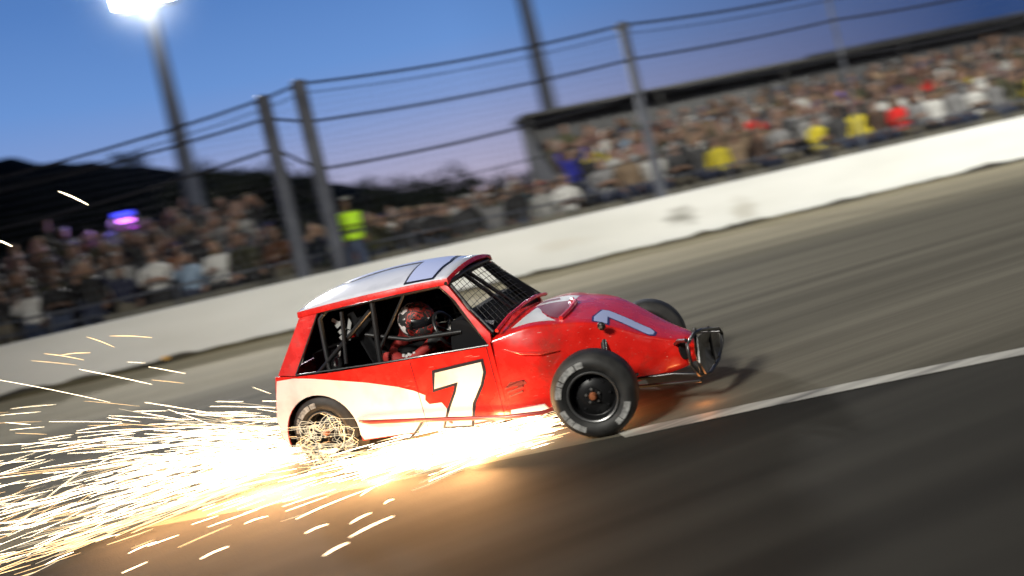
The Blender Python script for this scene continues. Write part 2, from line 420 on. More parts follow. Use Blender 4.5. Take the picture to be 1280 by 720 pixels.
# ------------------------------------------------------------------ spectators
def objcol(name, kind):
    m=mat(name,rough=.8); N,L,b=nt(m); oi=N.new('ShaderNodeObjectInfo')
    if kind=='shirt': L.new(oi.outputs['Color'],b.inputs['Base Color'])
    else:
        if kind=='cap':
            mr=N.new('ShaderNodeMath'); mr.operation='DIVIDE'; mr.inputs[1].default_value=8; L.new(oi.outputs['Object Index'],mr.inputs[0]); src=mr.outputs[0]
            r=ramp(N,[(0,(.02,.02,.022)),(.12,(.55,.55,.53)),(.245,(.40,.03,.02)),(.37,(.03,.06,.25)),(.495,(.10,.055,.03)),(.62,(.25,.17,.08)),(.745,(.012,.009,.007)),(.87,(.2,.2,.19))],'CONSTANT')
        elif kind=='skin':
            src=oi.outputs['Random']; r=ramp(N,[(0,(.26,.15,.10)),(.5,(.30,.18,.13)),(.8,(.19,.11,.07)),(1,(.10,.055,.035))])
        else:
            src=oi.outputs['Random']; r=ramp(N,[(0,(.03,.04,.08)),(.3,(.02,.02,.022)),(.55,(.16,.14,.10)),(.8,(.05,.07,.13))],'CONSTANT')
        L.new(src,r.inputs[0]); L.new(r.outputs[0],b.inputs['Base Color'])
    return m
PM=[objcol('skin','skin'),objcol('shirt_cloth','shirt'),objcol('trouser_cloth','trousers'),objcol('head_cover','cap')]
def skinned(name, verts, edges, radii, sub=1, root=0):
    me=bpy.data.meshes.new(name); me.from_pydata(verts,edges,[])
    o=bpy.data.objects.new(name,me); link(o)
    md=o.modifiers.new('s','SKIN'); md.use_smooth_shade=True
    for i,sv in enumerate(me.skin_vertices[0].data):
        r=radii[i]; sv.radius=r if isinstance(r,tuple) else (r,r); sv.use_root=(i==root)
    o.modifiers.new('u','SUBSURF').levels=sub; o.modifiers['u'].render_levels=sub
    dg=bpy.context.evaluated_depsgraph_get(); me2=bpy.data.meshes.new_from_object(o.evaluated_get(dg))
    bpy.data.objects.remove(o); bpy.data.meshes.remove(me); me2.name=name
    for p in me2.polygons: p.use_smooth=True
    return me2
def figure(kind, arms, cap, wide=1.0, long_hair=False):
    """a spectator facing -y; z=0 at the feet"""
    hz=.52 if kind=='sit' else .92
    V=[(0,0,hz),(0,.0,hz+.2),(0,.01,hz+.42),(0,.0,hz+.52),(0,-.01,hz+.60),(0,-.02,hz+.70),(0,-.015,hz+.79)]
    R_=[(.17*wide,.13),(.16*wide,.12),(.17*wide,.115),(.075,.075),(.06,.06),(.085,.10),(.07,.08)]
    E_=[(0,1),(1,2),(2,3),(3,4),(4,5),(5,6)]
    tagv=['t','s','s','s','n','h','h']
    def add(v,r,par,t): V.append(v);R_.append(r);E_.append((par,len(V)-1));tagv.append(t);return len(V)-1
    for sg in(-1,1):
        a=add((sg*.19*wide,0,hz+.47),(.065,.065),2,'s')
        mode=arms[0 if sg<0 else 1]
        if mode=='down': e=((sg*.25,.02,hz+.2),(sg*.22,-.12,hz+.02),(sg*.16,-.2,hz-.0))
        elif mode=='up': e=((sg*.30,-.03,hz+.62),(sg*.24,-.08,hz+.88),(sg*.22,-.1,hz+.98))
        elif mode=='face': e=((sg*.24,-.14,hz+.28),(sg*.10,-.26,hz+.60),(sg*.06,-.24,hz+.68))
        else: e=((sg*.25,-.02,hz+.22),(sg*.12,-.22,hz+.26),(-sg*.02,-.22,hz+.28))
        b_=add(e[0],.05,a,'s'); c=add(e[1],.038,b_,'k'); add(e[2],.035,c,'k')
        h=add((sg*.10,0,hz-.04),(.10,.10),0,'t')
        if kind=='sit': k=add((sg*.13,-.40,hz+.0),(.075,.075),h,'t'); f=add((sg*.13,-.42,.10),(.05,.05),k,'t'); add((sg*.14,-.54,.04),(.045,.035),f,'t')
        else: k=add((sg*.11,-.02,.48),(.07,.07),h,'t'); f=add((sg*.12,.02,.09),(.048,.048),k,'t'); add((sg*.13,-.12,.04),(.045,.035),f,'t')
    me=skinned('spectator_body',V,E_,R_,1)
    hc=Vector(V[5])
    bm=bmesh.new(); bm.from_mesh(me)
    for f in bm.faces:
        c=f.calc_center_median(); best=min(range(len(V)),key=lambda i:(Vector(V[i])-c).length-(R_[i][0] if isinstance(R_[i],tuple) else R_[i])*.6)
        t=tagv[best]
        if t=='h': f.material_index=3 if (c.z>hc.z+.035 or (c.y>hc.y+.02 and c.z>hc.z-.07)) else 0
        else: f.material_index={'n':0,'k':0,'s':1,'t':2}[t]
    if cap:   # brim
        vs=[bm.verts.new((x,y,hc.z+.05)) for x,y in ((-.085,-.09),(.085,-.09),(.06,-.20),(-.06,-.20))]
        vt=[bm.verts.new((v.co.x,v.co.y,v.co.z+.012)) for v in vs]
        for q in ((0,1,2,3),): 
            f=bm.faces.new([vs[i] for i in q[::-1]]); f.material_index=3
            f=bm.faces.new([vt[i] for i in q]); f.material_index=3
        for i in range(4):
            f=bm.faces.new([vs[i],vs[(i+1)%4],vt[(i+1)%4],vt[i]]); f.material_index=3
    if long_hair:
        r=bmesh.ops.create_uvsphere(bm,u_segments=10,v_segments=7,radius=.1,matrix=Matrix.Translation((0,.045,hc.z-.06))@Matrix.Diagonal((.95,.6,1.5,1)))
        for v in r['verts']:
            for f in v.link_faces: f.material_index=3; f.smooth=True
    bm.to_mesh(me); bm.free()
    for p_ in PM: me.materials.append(p_)
    return me
random.seed(11)
VAR=[]
for kind in('sit','stand'):
    for arms,cap,wide,lh in ((('down','down'),True,1.05,False),(('face','down'),False,.95,True),(('x','x'),False,1.15,False),(('up','down'),True,1.0,False),(('face','face'),False,1.,False),(('x','down'),False,.9,True),(('up','up'),False,1.,False)):
        VAR.append((kind,cap,lh,figure(kind,arms,cap,wide,lh),arms))
COL={'red':(.75,.015,.01),'white':(.62,.62,.60),'pale grey':(.36,.36,.37),'dark grey':(.07,.07,.075),'black':(.018,.018,.02),'navy blue':(.02,.03,.10),
 'tan':(.30,.21,.13),'brown':(.12,.065,.04),'dusty pink':(.34,.19,.17),'olive green':(.10,.10,.045),'teal':(.03,.16,.20),'yellow':(.72,.60,.03),'pale blue':(.25,.35,.48),'rust orange':(.30,.10,.03),'blue':(.04,.05,.65)}
WTS=[('red',.6),('blue',.8),('yellow',.5),('white',9),('pale grey',12),('dark grey',13),('black',17),('navy blue',6),('tan',14),('brown',13),('dusty pink',9),('olive green',6),('pale blue',3),('rust orange',4)]
CAPN={0:'black cap',1:'white cap',2:'red cap',3:'blue cap'}; HAIRN={4:'brown hair',5:'fair hair',6:'black hair',7:'grey hair'}
ORD=['front','second','third','fourth','fifth','back','']
people=[]
WTD=[('white',4),('pale grey',6),('dark grey',18),('black',22),('navy blue',12),('tan',5),('brown',14),('olive green',8),('pale blue',2),('rust orange',3)]  # darker mix: the terrace crowd's shade put into its shirt colours
def wpick(W_=None): 
    W_=W_ or WTS; t=random.uniform(0,sum(w for _,w in W_)); 
    for n_,w in W_:
        t-=w
        if t<=0: return n_
    return 'black'
def put(s,off,z,kind,where,row,shirt=None,var=None,face=0):
    cands=[v for v in VAR if v[0]==kind]; v=random.choices(cands,[4,3,3,1.2,2,3,.5])[0] if var is None else cands[var]
    p=back(s,off,z); me=v[3]
    o=bpy.data.objects.new('spectator',me); o.location=p
    o.rotation_euler=(0,0,A+random.uniform(-.25,.25)+rad(6)+face); k=random.uniform(.93,1.04); o.scale=(k*1.02,k*1.02,k)
    link(o)
    sh=shirt or wpick(WTD if where!='in the grandstand' else WTS); c_=COL[sh]; j=(random.uniform(.5,.8) if sh not in('white','pale blue','red') else random.uniform(.7,1))*(1 if where=='in the grandstand' else .58); o.color=(c_[0]*j,c_[1]*j,c_[2]*j,1)  # terrace shirts dimmed in colour to stand for the weaker light there
    ci=random.choice([0,0,1,1,2,3]) if v[1] else random.choice([4,4,5,6,6,7]); o.pass_index=ci
    people.append(dict(o=o,s=s,off=off,row=row,where=where,shirt=sh,head=(CAPN if v[1] else HAIRN)[ci],pose='standing' if kind=='stand' else 'seated',arms=v[4]))
    return o
# the picture positions of shirts that stand out: (px,py,colour)
special=[(938,157,'red'),(1112,130,'red'),(1162,112,'red'),(1052,113,'blue'),(1022,172,'yellow'),(1076,158,'yellow'),(746,192,'yellow'),(652,235,'teal'),(716,222,'white'),
 (876,176,'white'),(870,148,'pale blue'),(848,132,'white'),(620,236,'pale blue'),(232,338,'pale blue'),(285,320,'white'),(187,338,'white'),(45,360,'white'),(500,285,'white'),(765,180,'white'),(1000,160,'pale grey'),(1180,140,'white'),(1100,95,'tan')]
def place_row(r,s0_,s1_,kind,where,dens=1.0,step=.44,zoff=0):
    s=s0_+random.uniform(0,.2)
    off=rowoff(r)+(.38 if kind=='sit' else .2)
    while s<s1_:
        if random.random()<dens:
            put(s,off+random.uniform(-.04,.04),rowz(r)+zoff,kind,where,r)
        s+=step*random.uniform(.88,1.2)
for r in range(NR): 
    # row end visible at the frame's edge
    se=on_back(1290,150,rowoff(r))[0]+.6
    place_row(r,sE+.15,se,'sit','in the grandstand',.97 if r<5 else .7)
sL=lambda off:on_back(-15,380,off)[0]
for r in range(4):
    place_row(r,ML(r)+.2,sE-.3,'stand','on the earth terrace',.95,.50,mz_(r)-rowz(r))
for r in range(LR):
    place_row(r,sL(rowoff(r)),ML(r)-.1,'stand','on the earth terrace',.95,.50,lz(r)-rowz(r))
# recolour the nearest spectator to each stand-out shirt
for px,py,cn in special:
    best=None
    for d in people:
        d_=d['o'].location+Vector((0,0,1.02 if d['pose']=='seated' else 1.42)); 
        h=d_.x/d_.y*F; v=d_.z/d_.y*F
        x_=640+h*math.cos(RO)-v*math.sin(RO); y_=360-(h*math.sin(RO)+v*math.cos(RO))
        q=(x_-px)**2+(y_-py)**2*1.5
        if not d.get('sp') and (best is None or q<best[0]): best=(q,d)
    d=best[1]; d['sp']=1; d['shirt']=cn; d['o'].color=(*COL[cn],1)
from collections import Counter
for wh in set(d['where'] for d in people):
    for r in range(8):
        row=sorted([d for d in people if d['where']==wh and d['row']==r],key=lambda d:d['s'])
        for i,d in enumerate(row):
            d['i']=i+1; d['l']=row[i-1]['shirt'] if i else None; d['r']=row[i+1]['shirt'] if i<len(row)-1 else None; d['n']=len(row)
WHN={'in the grandstand':'grandstand','on the earth terrace':'terrace'}
lv=[lambda d:(d['shirt'],d['head'],d['where']),lambda d:(d['shirt'],d['head'],d['where'],d['row']),lambda d:(d['shirt'],d['where'],d['row'],d['l'],d['r'])]
cnt=[Counter(f(d) for d in people) for f in lv]
WORDN=['first','second','third','fourth','fifth','sixth','seventh','eighth','ninth','tenth']
def ordn(i):
    if i<=10: return WORDN[i-1]
    return '%d%s'%(i,{1:'st',2:'nd',3:'rd'}.get(i%10 if i not in(11,12,13) else 0,'th'))
for d in people:
    rn=ORD[d['row']]; place=WHN[d['where']]
    if cnt[0][lv[0](d)]==1: lab='%s spectator in a %s shirt with %s %s'%(d['pose'],d['shirt'],d['head'],d['where'])
    elif cnt[1][lv[1](d)]==1: lab='%s spectator in %s shirt with %s, %s row of the %s'%(d['pose'],d['shirt'],d['head'],rn,place)
    elif d['l'] and d['r'] and cnt[2][lv[2](d)]==1: lab='%s shirted spectator, %s %s row, between a %s and a %s shirt'%(d['shirt'],place,rn,d['l'],d['r'])
    else: lab='%s shirted spectator, %s from the left end of the %s %s row'%(d['shirt'],ordn(d['i']),place,rn)
    d['o'].name='spectator'
    tag(d['o'],lab,'spectator','spectators watching behind the fence')
print('PEOPLE',len(people))
# marshal in high-visibility vest, standing by the rail behind the fence
s_,z_=on_back(431,262,.75)
mz=OZ+.06
hv=mat('hi_vis',(.55,.95,.02),.6,emit=None); hv2=mat('reflective_band',(.05,.06,.05),.5)
ms=figure('stand',('down','down'),True,1.15); o=bpy.data.objects.new('person',ms); link(o); o.location=back(s_,.66,OZ+.27); o.rotation_euler=(0,0,A+.2); o.color=(.05,.05,.06,1); o.pass_index=1; o.scale=(1.04,1.04,1.02)
ves=MB()
for (z0,z1,mi) in ((.98,1.10,0),(1.10,1.15,1),(1.15,1.44,0)):
    rings=[]
    for z in(z0,z1):
        w_=.235 if z>1.3 else .215; 
        rings.append([( (w_)*math.cos(2*PI*k/24),.165*math.sin(2*PI*k/24)+.005,z) for k in range(24)])
    ves.add(rings[0]+rings[1],[(k,(k+1)%24,24+(k+1)%24,24+k) for k in range(24)],mi)
v_=ves.build('vest',[hv,hv2],o,50)
v_['label']='bright yellow-green vest with a dark band'
md=v_.modifiers.new('t','SOLIDIFY'); md.thickness=.012
tag(o,'track marshal in a bright yellow-green vest and white cap standing behind the barrier','marshal')
stp=MB(); stp.box((0,0,-.135),(.6,.4,.26)); so=stp.build('step_box',benchm); so.location=back(s_,.66,OZ+.265); so.rotation_euler=(0,0,A)
tag(so,'low wooden step box under the marshal behind the barrier','step')
# ------------------------------------------------------------------ lit kiosk in the left crowd
s_,z_=on_back(152,268,6.2)
kp=back(s_,6.4,OZ)
kb=empty('light_kiosk',kp); kb.rotation_euler=(0,0,A)
m=MB(); m.box((0,.2,(z_-OZ)/2),(.44,.36,z_-OZ+.12)); m.build('cabinet',dark,kb)
bl=mat('blue_light',(.05,.05,.4),.3,emit=(.05,.07,1),est=2.2); mg=mat('magenta_light',(.6,.1,.6),.3,emit=(.75,.18,1),est=5.5); mg2=mat('pink_light',(.4,.05,.4),.3,emit=(.5,.03,.55),est=1.5)
H=z_-OZ
m=MB(); m.box((0,-.02,H+.03),(.42,.03,.08)); m.build('blue_lamp',bl,kb)
m=MB(); m.box((0,-.02,H-.12),(.36,.03,.06)); m.build('magenta_lamp',mg,kb)
m=MB(); m.box((.05,-.02,H-.28),(.30,.03,.04)); m.build('pink_lamp',mg2,kb)
tag(kb,'small dark cabinet with glowing blue and magenta light strips above the standing crowd','lit kiosk')
def lamp(name,typ,loc,e,c,**k):
    l=bpy.data.lights.new(name,typ); l.energy=e; l.color=c
    for a,b_ in k.items():
        if a!='aim': setattr(l,a,b_)
    o=link(bpy.data.objects.new(name,l)); o.location=loc
    if 'aim' in k:
        o.rotation_euler=(Vector(k['aim'])-Vector(loc)).to_track_quat('-Z','Y').to_euler()
    return o
lamp('kiosk_glow','POINT',kp+Vector((0,-1.3,H-.1)),45,(.25,.2,1),shadow_soft_size=.15)

# ------------------------------------------------------------------ hill and trees
hillm,_n,_r=noisy(mat('hill_scrub',rough=1,spec=.1),(.006,.008,.005),(.014,.016,.01),scale=.3,detail=8)
prof=[(-1500,150),(-800,190),(-260,208),(-120,201),(0,199),(80,203),(160,207),(230,212),(300,216),(350,220),(420,228),(480,236),(560,240),(640,236),(800,240),(1300,170)]
m=MB(); vs=[]; P=[]
for i in range(len(prof)-1):
    for k in range(8):
        t=k/8; P.append((prof[i][0]*(1-t)+prof[i+1][0]*t, prof[i][1]*(1-t)+prof[i+1][1]*t))
P.append(prof[-1])
for px,py in P:
    d=ray(px,py)*90; zz=d.z+.5*noise.noise(Vector((px*.03,0,0)))
    vs += [(d.x*.72,58,OZ-1),(d.x*.8,70,OZ+(zz-OZ)*.55),(d.x*.95,84,OZ+(zz-OZ)*.93),(d.x,90,zz),(d.x*1.3,125,OZ-1)]
n_=len(P); m.add(vs,[(i*5+j,(i+1)*5+j,(i+1)*5+j+1,i*5+j+1) for i in range(n_-1) for j in range(4)])
tag(m.build('hill',hillm,smooth=60),kind='structure')
bark=mat('bark',(.03,.022,.015),.9); leafm,_n,_r=noisy(mat('tree_leaves',rough=.7),(.018,.028,.01),(.05,.07,.025),scale=1.2,detail=3)
def tree(px,py,D,hgt,wid,label,seed,base=None,flat=1.0):
    random.seed(seed); d=ray(px,py)*D; zb=d.z-hgt if base is None else base
    root=empty('tree',(d.x,D,zb)); H=d.z-zb
    m=MB(); ch=H*.68 if base is not None else H*.72
    m.tube([(0,0,-.5),(.05,0,H*.3),(-.05,.05,H*.75)],.035*H+.05,8,taper=[1,.7,.3])
    for k in range(6):
        a=random.uniform(0,2*PI); z=H*random.uniform(.35,.6); r=wid*.4
        m.tube([(0,0,z),(math.cos(a)*r*.5,math.sin(a)*r*.5,z+H*.1),(math.cos(a)*r,math.sin(a)*r,z+H*.22)],.014*H+.02,5,taper=[1,.6,.2])
    m.build('trunk',bark,root,60)
    m=MB(); cl=[]
    for k in range(26):
        a=random.uniform(0,2*PI); rr=math.sqrt(random.random())*wid*.5; zz=H-ch*.5+random.uniform(-.5,.42)*ch*math.sqrt(max(.05,1-(rr/(wid*.55))**2))
        cl.append((Vector((math.cos(a)*rr,math.sin(a)*rr,zz)),random.uniform(.10,.2)*wid))
    for c_,r in cl:
        for j in range(85):
            q=Vector((random.gauss(0,1),random.gauss(0,1),random.gauss(0,.75))); q=c_+q*r*.5
            n1=Vector((random.gauss(0,1),random.gauss(0,1),random.gauss(0,1))).normalized(); n2=n1.orthogonal().normalized(); n3=n1.cross(n2); s=random.uniform(.028,.06)*wid*.6
            m.add([q-n2*s,q+n3*s*.6,q+n2*s,q-n3*s*.6],[(0,1,2,3)])
    m.build('crown',leafm,root,fixn=False)
    tag(root,label,'tree','trees on the skyline')
tree(152,190,88,3.2,3.4,'small round dark tree alone on the hill crest',1)
tree(240,201,60,5,4.0,'bushy dark tree at the foot of the lit floodlight pole',2)
tree(302,209,58,5,6.5,'low spreading dark tree right of the lit floodlight pole',3)
tree(350,214,55,5,4.6,'dark tree behind the two close fence posts',4)
tree(458,222,52,4,3.4,'small dark tree just above the marshal in the yellow-green vest',5)
tree(538,209,50,5,4.2,'tallest dark tree in the gap before the grandstand',6)
tree(500,218,54,5,4.2,'dark tree half hidden behind the tallest tree of the gap',7)
tree(583,216,52,4.5,4.0,'dark tree right of the tallest tree, nearer the grandstand',8)
tree(624,212,58,4.5,4.0,'last dark tree against the end of the grandstand',9)



# ================================================================== RACE CAR
CM=Matrix(((0.924075,0.380268,-0.038499,-0.29891),(-0.381863,0.914234,-0.13549,7.68035),(-0.016326,0.139904,0.99003,-0.96299),(0,0,0,1)))
car=empty('race_car',mat=CM)
red=mat('red_paint',(.60,.012,.008),.22,coat=.6)
N,L,b=nt(red)
tc=N.new('ShaderNodeTexCoord'); nn=N.new('ShaderNodeTexNoise'); nn.inputs['Scale'].default_value=6; nn.inputs['Detail'].default_value=9; L.new(tc.outputs['Object'],nn.inputs['Vector'])
r=ramp(N,[(.3,(.50,.010,.007)),(.6,(.68,.016,.010)),(.78,(.42,.03,.02))]); L.new(nn.outputs['Fac'],r.inputs[0])
nd=N.new('ShaderNodeTexNoise'); nd.inputs['Scale'].default_value=2.4; nd.inputs['Detail'].default_value=12; nd.inputs['Roughness'].default_value=.75; L.new(tc.outputs['Object'],nd.inputs['Vector'])
rd=ramp(N,[(.52,(0,0,0)),(.72,(.75,.75,.75))]); L.new(nd.outputs['Fac'],rd.inputs[0])
c1_=mixc(N,L,rd.outputs[0],r.outputs[0],(.16,.045,.03))
ns=N.new('ShaderNodeTexNoise'); ns.inputs['Scale'].default_value=1; ns.inputs['Detail'].default_value=2; ms=N.new('ShaderNodeMapping'); ms.inputs['Scale'].default_value=(5,60,90); ms.inputs['Rotation'].default_value=(0,.25,0); L.new(tc.outputs['Object'],ms.inputs['Vector']); L.new(ms.outputs[0],ns.inputs['Vector'])
rs=ramp(N,[(.70,(0,0,0)),(.73,(.7,.7,.7))]); L.new(ns.outputs['Fac'],rs.inputs[0])
c2_=mixc(N,L,rs.outputs[0],c1_,(.62,.30,.26)); L.new(c2_,b.inputs['Base Color'])
rr=N.new('ShaderNodeMapRange'); rr.inputs['To Min'].default_value=.12; rr.inputs['To Max'].default_value=.42; L.new(nn.outputs['Fac'],rr.inputs['Value']); L.new(rr.outputs[0],b.inputs['Roughness'])
n2=N.new('ShaderNodeTexNoise'); n2.inputs['Scale'].default_value=3.2; n2.inputs['Detail'].default_value=3; L.new(tc.outputs['Object'],n2.inputs['Vector'])
bp=N.new('ShaderNodeBump'); bp.inputs['Strength'].default_value=.22; bp.inputs['Distance'].default_value=.04; L.new(n2.outputs['Fac'],bp.inputs['Height']); L.new(bp.outputs[0],b.inputs['Normal'])
whp,_n,_r=noisy(mat('white_paint',rough=.35,coat=.2),(.44,.43,.42),(.62,.61,.60),scale=4,detail=7,lo=.3,hi=.5)
dred=mat('dark_red',(.16,.006,.01),.4)
lav=mat('lavender_vinyl',(.42,.47,.72),.3,coat=.3)
outl=mat('black_vinyl',(.012,.012,.02),.35)
inter=mat('interior_black',(.007,.007,.008),.85,spec=.15)
tubeb=mat('cage_black',(.014,.014,.015),.35,coat=.2)
alum,_n,_r=noisy(mat('scuffed_metal',rough=.4,metal=.8),(.04,.04,.04),(.20,.195,.19),scale=9,detail=8)
steel=mat('bare_steel',(.30,.29,.28),.35,metal=.9)
rubber,_n,_r=noisy(mat('tyre_rubber',rough=.62,spec=.4),(.012,.012,.012),(.028,.027,.026),scale=12,detail=8)
letter,_n,_r=noisy(mat('tyre_lettering',rough=.7),(.10,.10,.10),(.34,.34,.33),scale=26,detail=6,lo=.35,hi=.6)
rimb=mat('black_rim',(.015,.015,.016),.35,metal=.4); rimlip=mat('rim_lip',(.20,.20,.20),.35,metal=.8)

def gridcut(bm,axes,step):
    for ax in axes:
        lo=min(v.co[ax] for v in bm.verts); hi=max(v.co[ax] for v in bm.verts); k=math.floor(lo/step)+1
        while k*step<hi-1e-4:
            c=[0,0,0]; c[ax]=k*step; nrm=[0,0,0]; nrm[ax]=1
            bmesh.ops.bisect_plane(bm,geom=bm.verts[:]+bm.edges[:]+bm.faces[:],plane_co=c,plane_no=nrm,dist=1e-6); k+=1
# ---- front clip: lofted
ST=[ # x, ybot,zbot, ymid,zmid, ycr,zcr, zcentre
 (.345,.615,.17,.605,.45,.575,.735,.80),(.60,.60,.18,.598,.46,.53,.765,.80),(.80,.53,.19,.535,.48,.475,.735,.775),
 (1.0,.42,.195,.43,.45,.405,.69,.708),(1.15,.37,.20,.38,.42,.345,.612,.626),(1.30,.31,.20,.32,.38,.275,.515,.528),
 (1.45,.23,.20,.24,.33,.195,.43,.442),(1.55,.17,.21,.175,.30,.14,.385,.40),(1.60,.09,.235,.095,.29,.07,.345,.355)]
def cat(p0,p1,p2,p3,t):
    return .5*((2*p1)+(-p0+p2)*t+(2*p0-5*p1+4*p2-p3)*t*t+(-p0+3*p1-3*p2+p3)*t**3)
secs=[]
for i in range(len(ST)-1):
    a=ST[max(i-1,0)];b_=ST[i];c=ST[i+1];d=ST[min(i+2,len(ST)-1)]
    for k in range(6 if i<len(ST)-2 else 7):
        t=k/6; secs.append([cat(a[j],b_[j],c[j],d[j],t) for j in range(8)])
def section(S):
    x,yb,zb,ym,zm,yc,zc,zt=S
    half=[(0,zb-.0),(yb*.9,zb),(yb,zb+.02)]
    for t in(.25,.5,.75): half.append((yb+(ym-yb)*t,zb+.02+(zm-zb-.02)*t))
    half.append((ym,zm)); 
    for t in(.3,.6,.85): half.append((ym+(yc-ym)*t**1.6,zm+(zc-zm)*t))
    # rounded crease
    e=(yc+.002,zc-.016); f=(yc-.022,zc+.002+(zt-zc)*.08)
    for t in(0,.33,.66,1):
        q=((1-t)**2*e[0]+2*t*(1-t)*(yc)+t*t*f[0],(1-t)**2*e[1]+2*t*(1-t)*(zc)+t*t*f[1]); half.append(q)
    for t in(.25,.5,.75): half.append((f[0]*(1-t),f[1]+(zt-f[1])*(1-(1-t)**1.5)))
    half.append((0,zt))
    return [(x,-y,z) for y,z in half]+[(x,y,z) for y,z in half[-2:0:-1]]
m=MB(); rings=[section(S) for S in secs]; n_=len(rings[0])
m.add([v for r_ in rings for v in r_],[(i*n_+k,i*n_+(k+1)%n_,(i+1)*n_+(k+1)%n_,(i+1)*n_+k) for i in range(len(rings)-1) for k in range(n_)]+[tuple((len(rings)-1)*n_+k for k in range(n_))])
clip=m.build('front_clip',red,car,smooth=42)
# ---- lower side skins with wheel arch
def ysk(z): return .622-.022*(z/.73)
AX,AZ,AR=-1.18,.275,.318
arch=[]
for k in range(25):
    a=rad(196)-rad(212)*k/24; arch.append((AX+AR*math.cos(a),AZ+AR*math.sin(a)))
outline=[(-1.455,.785),(-1.50,.64),(-1.555,.46),(-1.545,.30)]+[p for p in arch if p[1]>.19 and p[0]>-1.52]
outline+=[(-.86,.19),(-.4,.185),(0,.178),(.346,.168),(.346,.735),(.33,.703),(0,.712),(-.5,.722),(-1,.737),(-1.30,.757)]
def skin(poly,sgn,mats,name,parent,off=0.0,th=.012,fy=ysk,mi=None,step=.05):
    """polygon in (x,z) bent onto the side y=fy(z), with thickness"""
    me=bpy.data.meshes.new(name); bm=bmesh.new()
    vs=[bm.verts.new((x,0,z)) for x,z in poly]; f=bm.faces.new(vs); f.normal_update(); bmesh.ops.triangulate(bm,faces=[f],quad_method='BEAUTY',ngon_method='EAR_CLIP')
    gridcut(bm,(0,2),step*1.6)
    for v in bm.verts: v.co.y=sgn*(fy(v.co.z)+off)
    g=bmesh.ops.extrude_face_region(bm,geom=bm.faces[:])
    for v in [e for e in g['geom'] if isinstance(e,bmesh.types.BMVert)]: v.co.y-=sgn*th
    bmesh.ops.recalc_face_normals(bm,faces=bm.faces)
    bm.to_mesh(me); bm.free()
    for q in (mats if isinstance(mats,list) else [mats]): me.materials.append(q)
    shade(me,30); return link(bpy.data.objects.new(name,me),parent)
near=skin(outline,-1,red,'side_panel',car)
far=skin(outline,1,red,'side_panel',car)
# white flash on the rear quarter
fl=[(-1.452,.752),(-1.299,.749),(-1.15,.722),(-.95,.675),(-.687,.612),(-.45,.54),(-.33,.49),(-.251,.444),(-.262,.41),(-.238,.375),(-.14,.372),(-.10,.30),(-.02,.24),(.11,.225),(.18,.19),(0,.184),(-.4,.19),(-.845,.196)]
fl+=[p for p in arch[::-1] if p[1]>.2 and p[0]>-1.52]+[(-1.541,.31),(-1.551,.46),(-1.495,.64)]
for sg,pan in((-1,near),(1,far)):
    w_=skin(fl,sg,whp,'white_flash',pan,off=.003,th=.002)
# number seven on the door: black outline, white inside
def num(parent,pts,inner,sgn,name='number',cols=(outl,whp),fy=ysk,base=.004):
    o=skin(pts,sgn,cols[0],name+'_outline',parent,off=base,th=.002,fy=fy); i=skin(inner,sgn,cols[1],name,parent,off=base+.003,th=.002,fy=fy)
sev=[(-.147,.612),(.264,.628),(.262,.53),(.215,.44),(.12,.32),(.060,.158),(-.185,.182),(-.11,.32),(-.03,.43),(-.005,.475),(-.187,.455)]
ins=[(-.127,.592),(.243,.607),(.241,.535),(.196,.45),(.10,.33),(.045,.175),(-.157,.196),(-.088,.315),(-.008,.425),(.030,.497),(-.166,.478)]
num(near,sev,ins,-1); 
fs_=[(-x-.0,z) for x,z in sev][::-1]; fi_=[(-x,z) for x,z in ins][::-1]
num(far,fs_,fi_,1)
# rivets, creases on near panel: door seam and latch
m=MB(); 
for x in(-.30,.31):
    m=MB(); m.tube([(x,-ysk(.2)-.001,.2),(x,-ysk(.45)-.001,.45),(x,-ysk(.69)-.001,.70)],.0035,5); m.build('panel_seam',dred,near,60)
# ---- rear panel and floor
m=MB(); m.prism([(-1.44,-.60,.78),(-1.44,.60,.78),(-1.54,.60,.46),(-1.535,.60,.30),(-1.535,-.60,.30),(-1.54,-.60,.46)],(.015,0,0)); m.build('rear_panel',red,car)
m=MB(); m.box((-.5,0,.20),(1.75,1.18,.02)); m.box((-1.15,0,.62),(.68,1.16,.015)); m.box((-.83,0,.42),(.015,1.16,.42)); m.build('floor_pan',inter,car)
for sg in(-1,1):    # wheelhouse liners
    m=MB(); pts=[]
    for k in range(17):
        a=rad(190)-rad(200)*k/16
        pts.append((AX+(AR+.012)*math.cos(a),AZ+(AR+.012)*math.sin(a)))
    vs=[(x,sg*.60,z) for x,z in pts]+[(x,sg*.30,z) for x,z in pts]; n_=len(pts)
    m.add(vs,[(i,i+1,n_+i+1,n_+i) for i in range(n_-1)]+[tuple(n_+i for i in range(n_))]); m.build('wheelhouse',inter,car,60)
# ---- cabin frames: panels on the leaning plane
def ycab(z): return .58-(z-.73)*.34 if z>.73 else .58+(.73-z)*.2
PIL=[(-1.455,.785),(-1.30,.757),(-1.045,1.175),(-1.195,1.185)]
APL=[(0,1.172),(.06,1.11),(.111,1.05),(.22,.875),(.327,.703),(.35,.72),(.347,.785),(.20,.965),(.075,1.15),(.05,1.18)]
for sg in(-1,1):
    skin(PIL,sg,red,'rear_pillar',car,fy=ycab,th=.03); skin(APL,sg,red,'windscreen_pillar',car,fy=ycab,th=.02)
    # black edging
    m=MB(); m.tube([(x,sg*(ycab(z)-.004),z) for x,z in((-1.295,.762),(-1.04,1.172),(.0,1.166),(.108,1.045),(.322,.71),(-.5,.728),(-1.295,.762))],.008,6); m.build('window_edge',tubeb,car,60)
    m=MB(); m.tube([(x,sg*(ycab(z)-.03),z) for x,z in((.085,1.155),(.215,.965),(.365,.785))],.011,6); m.build('windscreen_edge',tubeb,car,60)
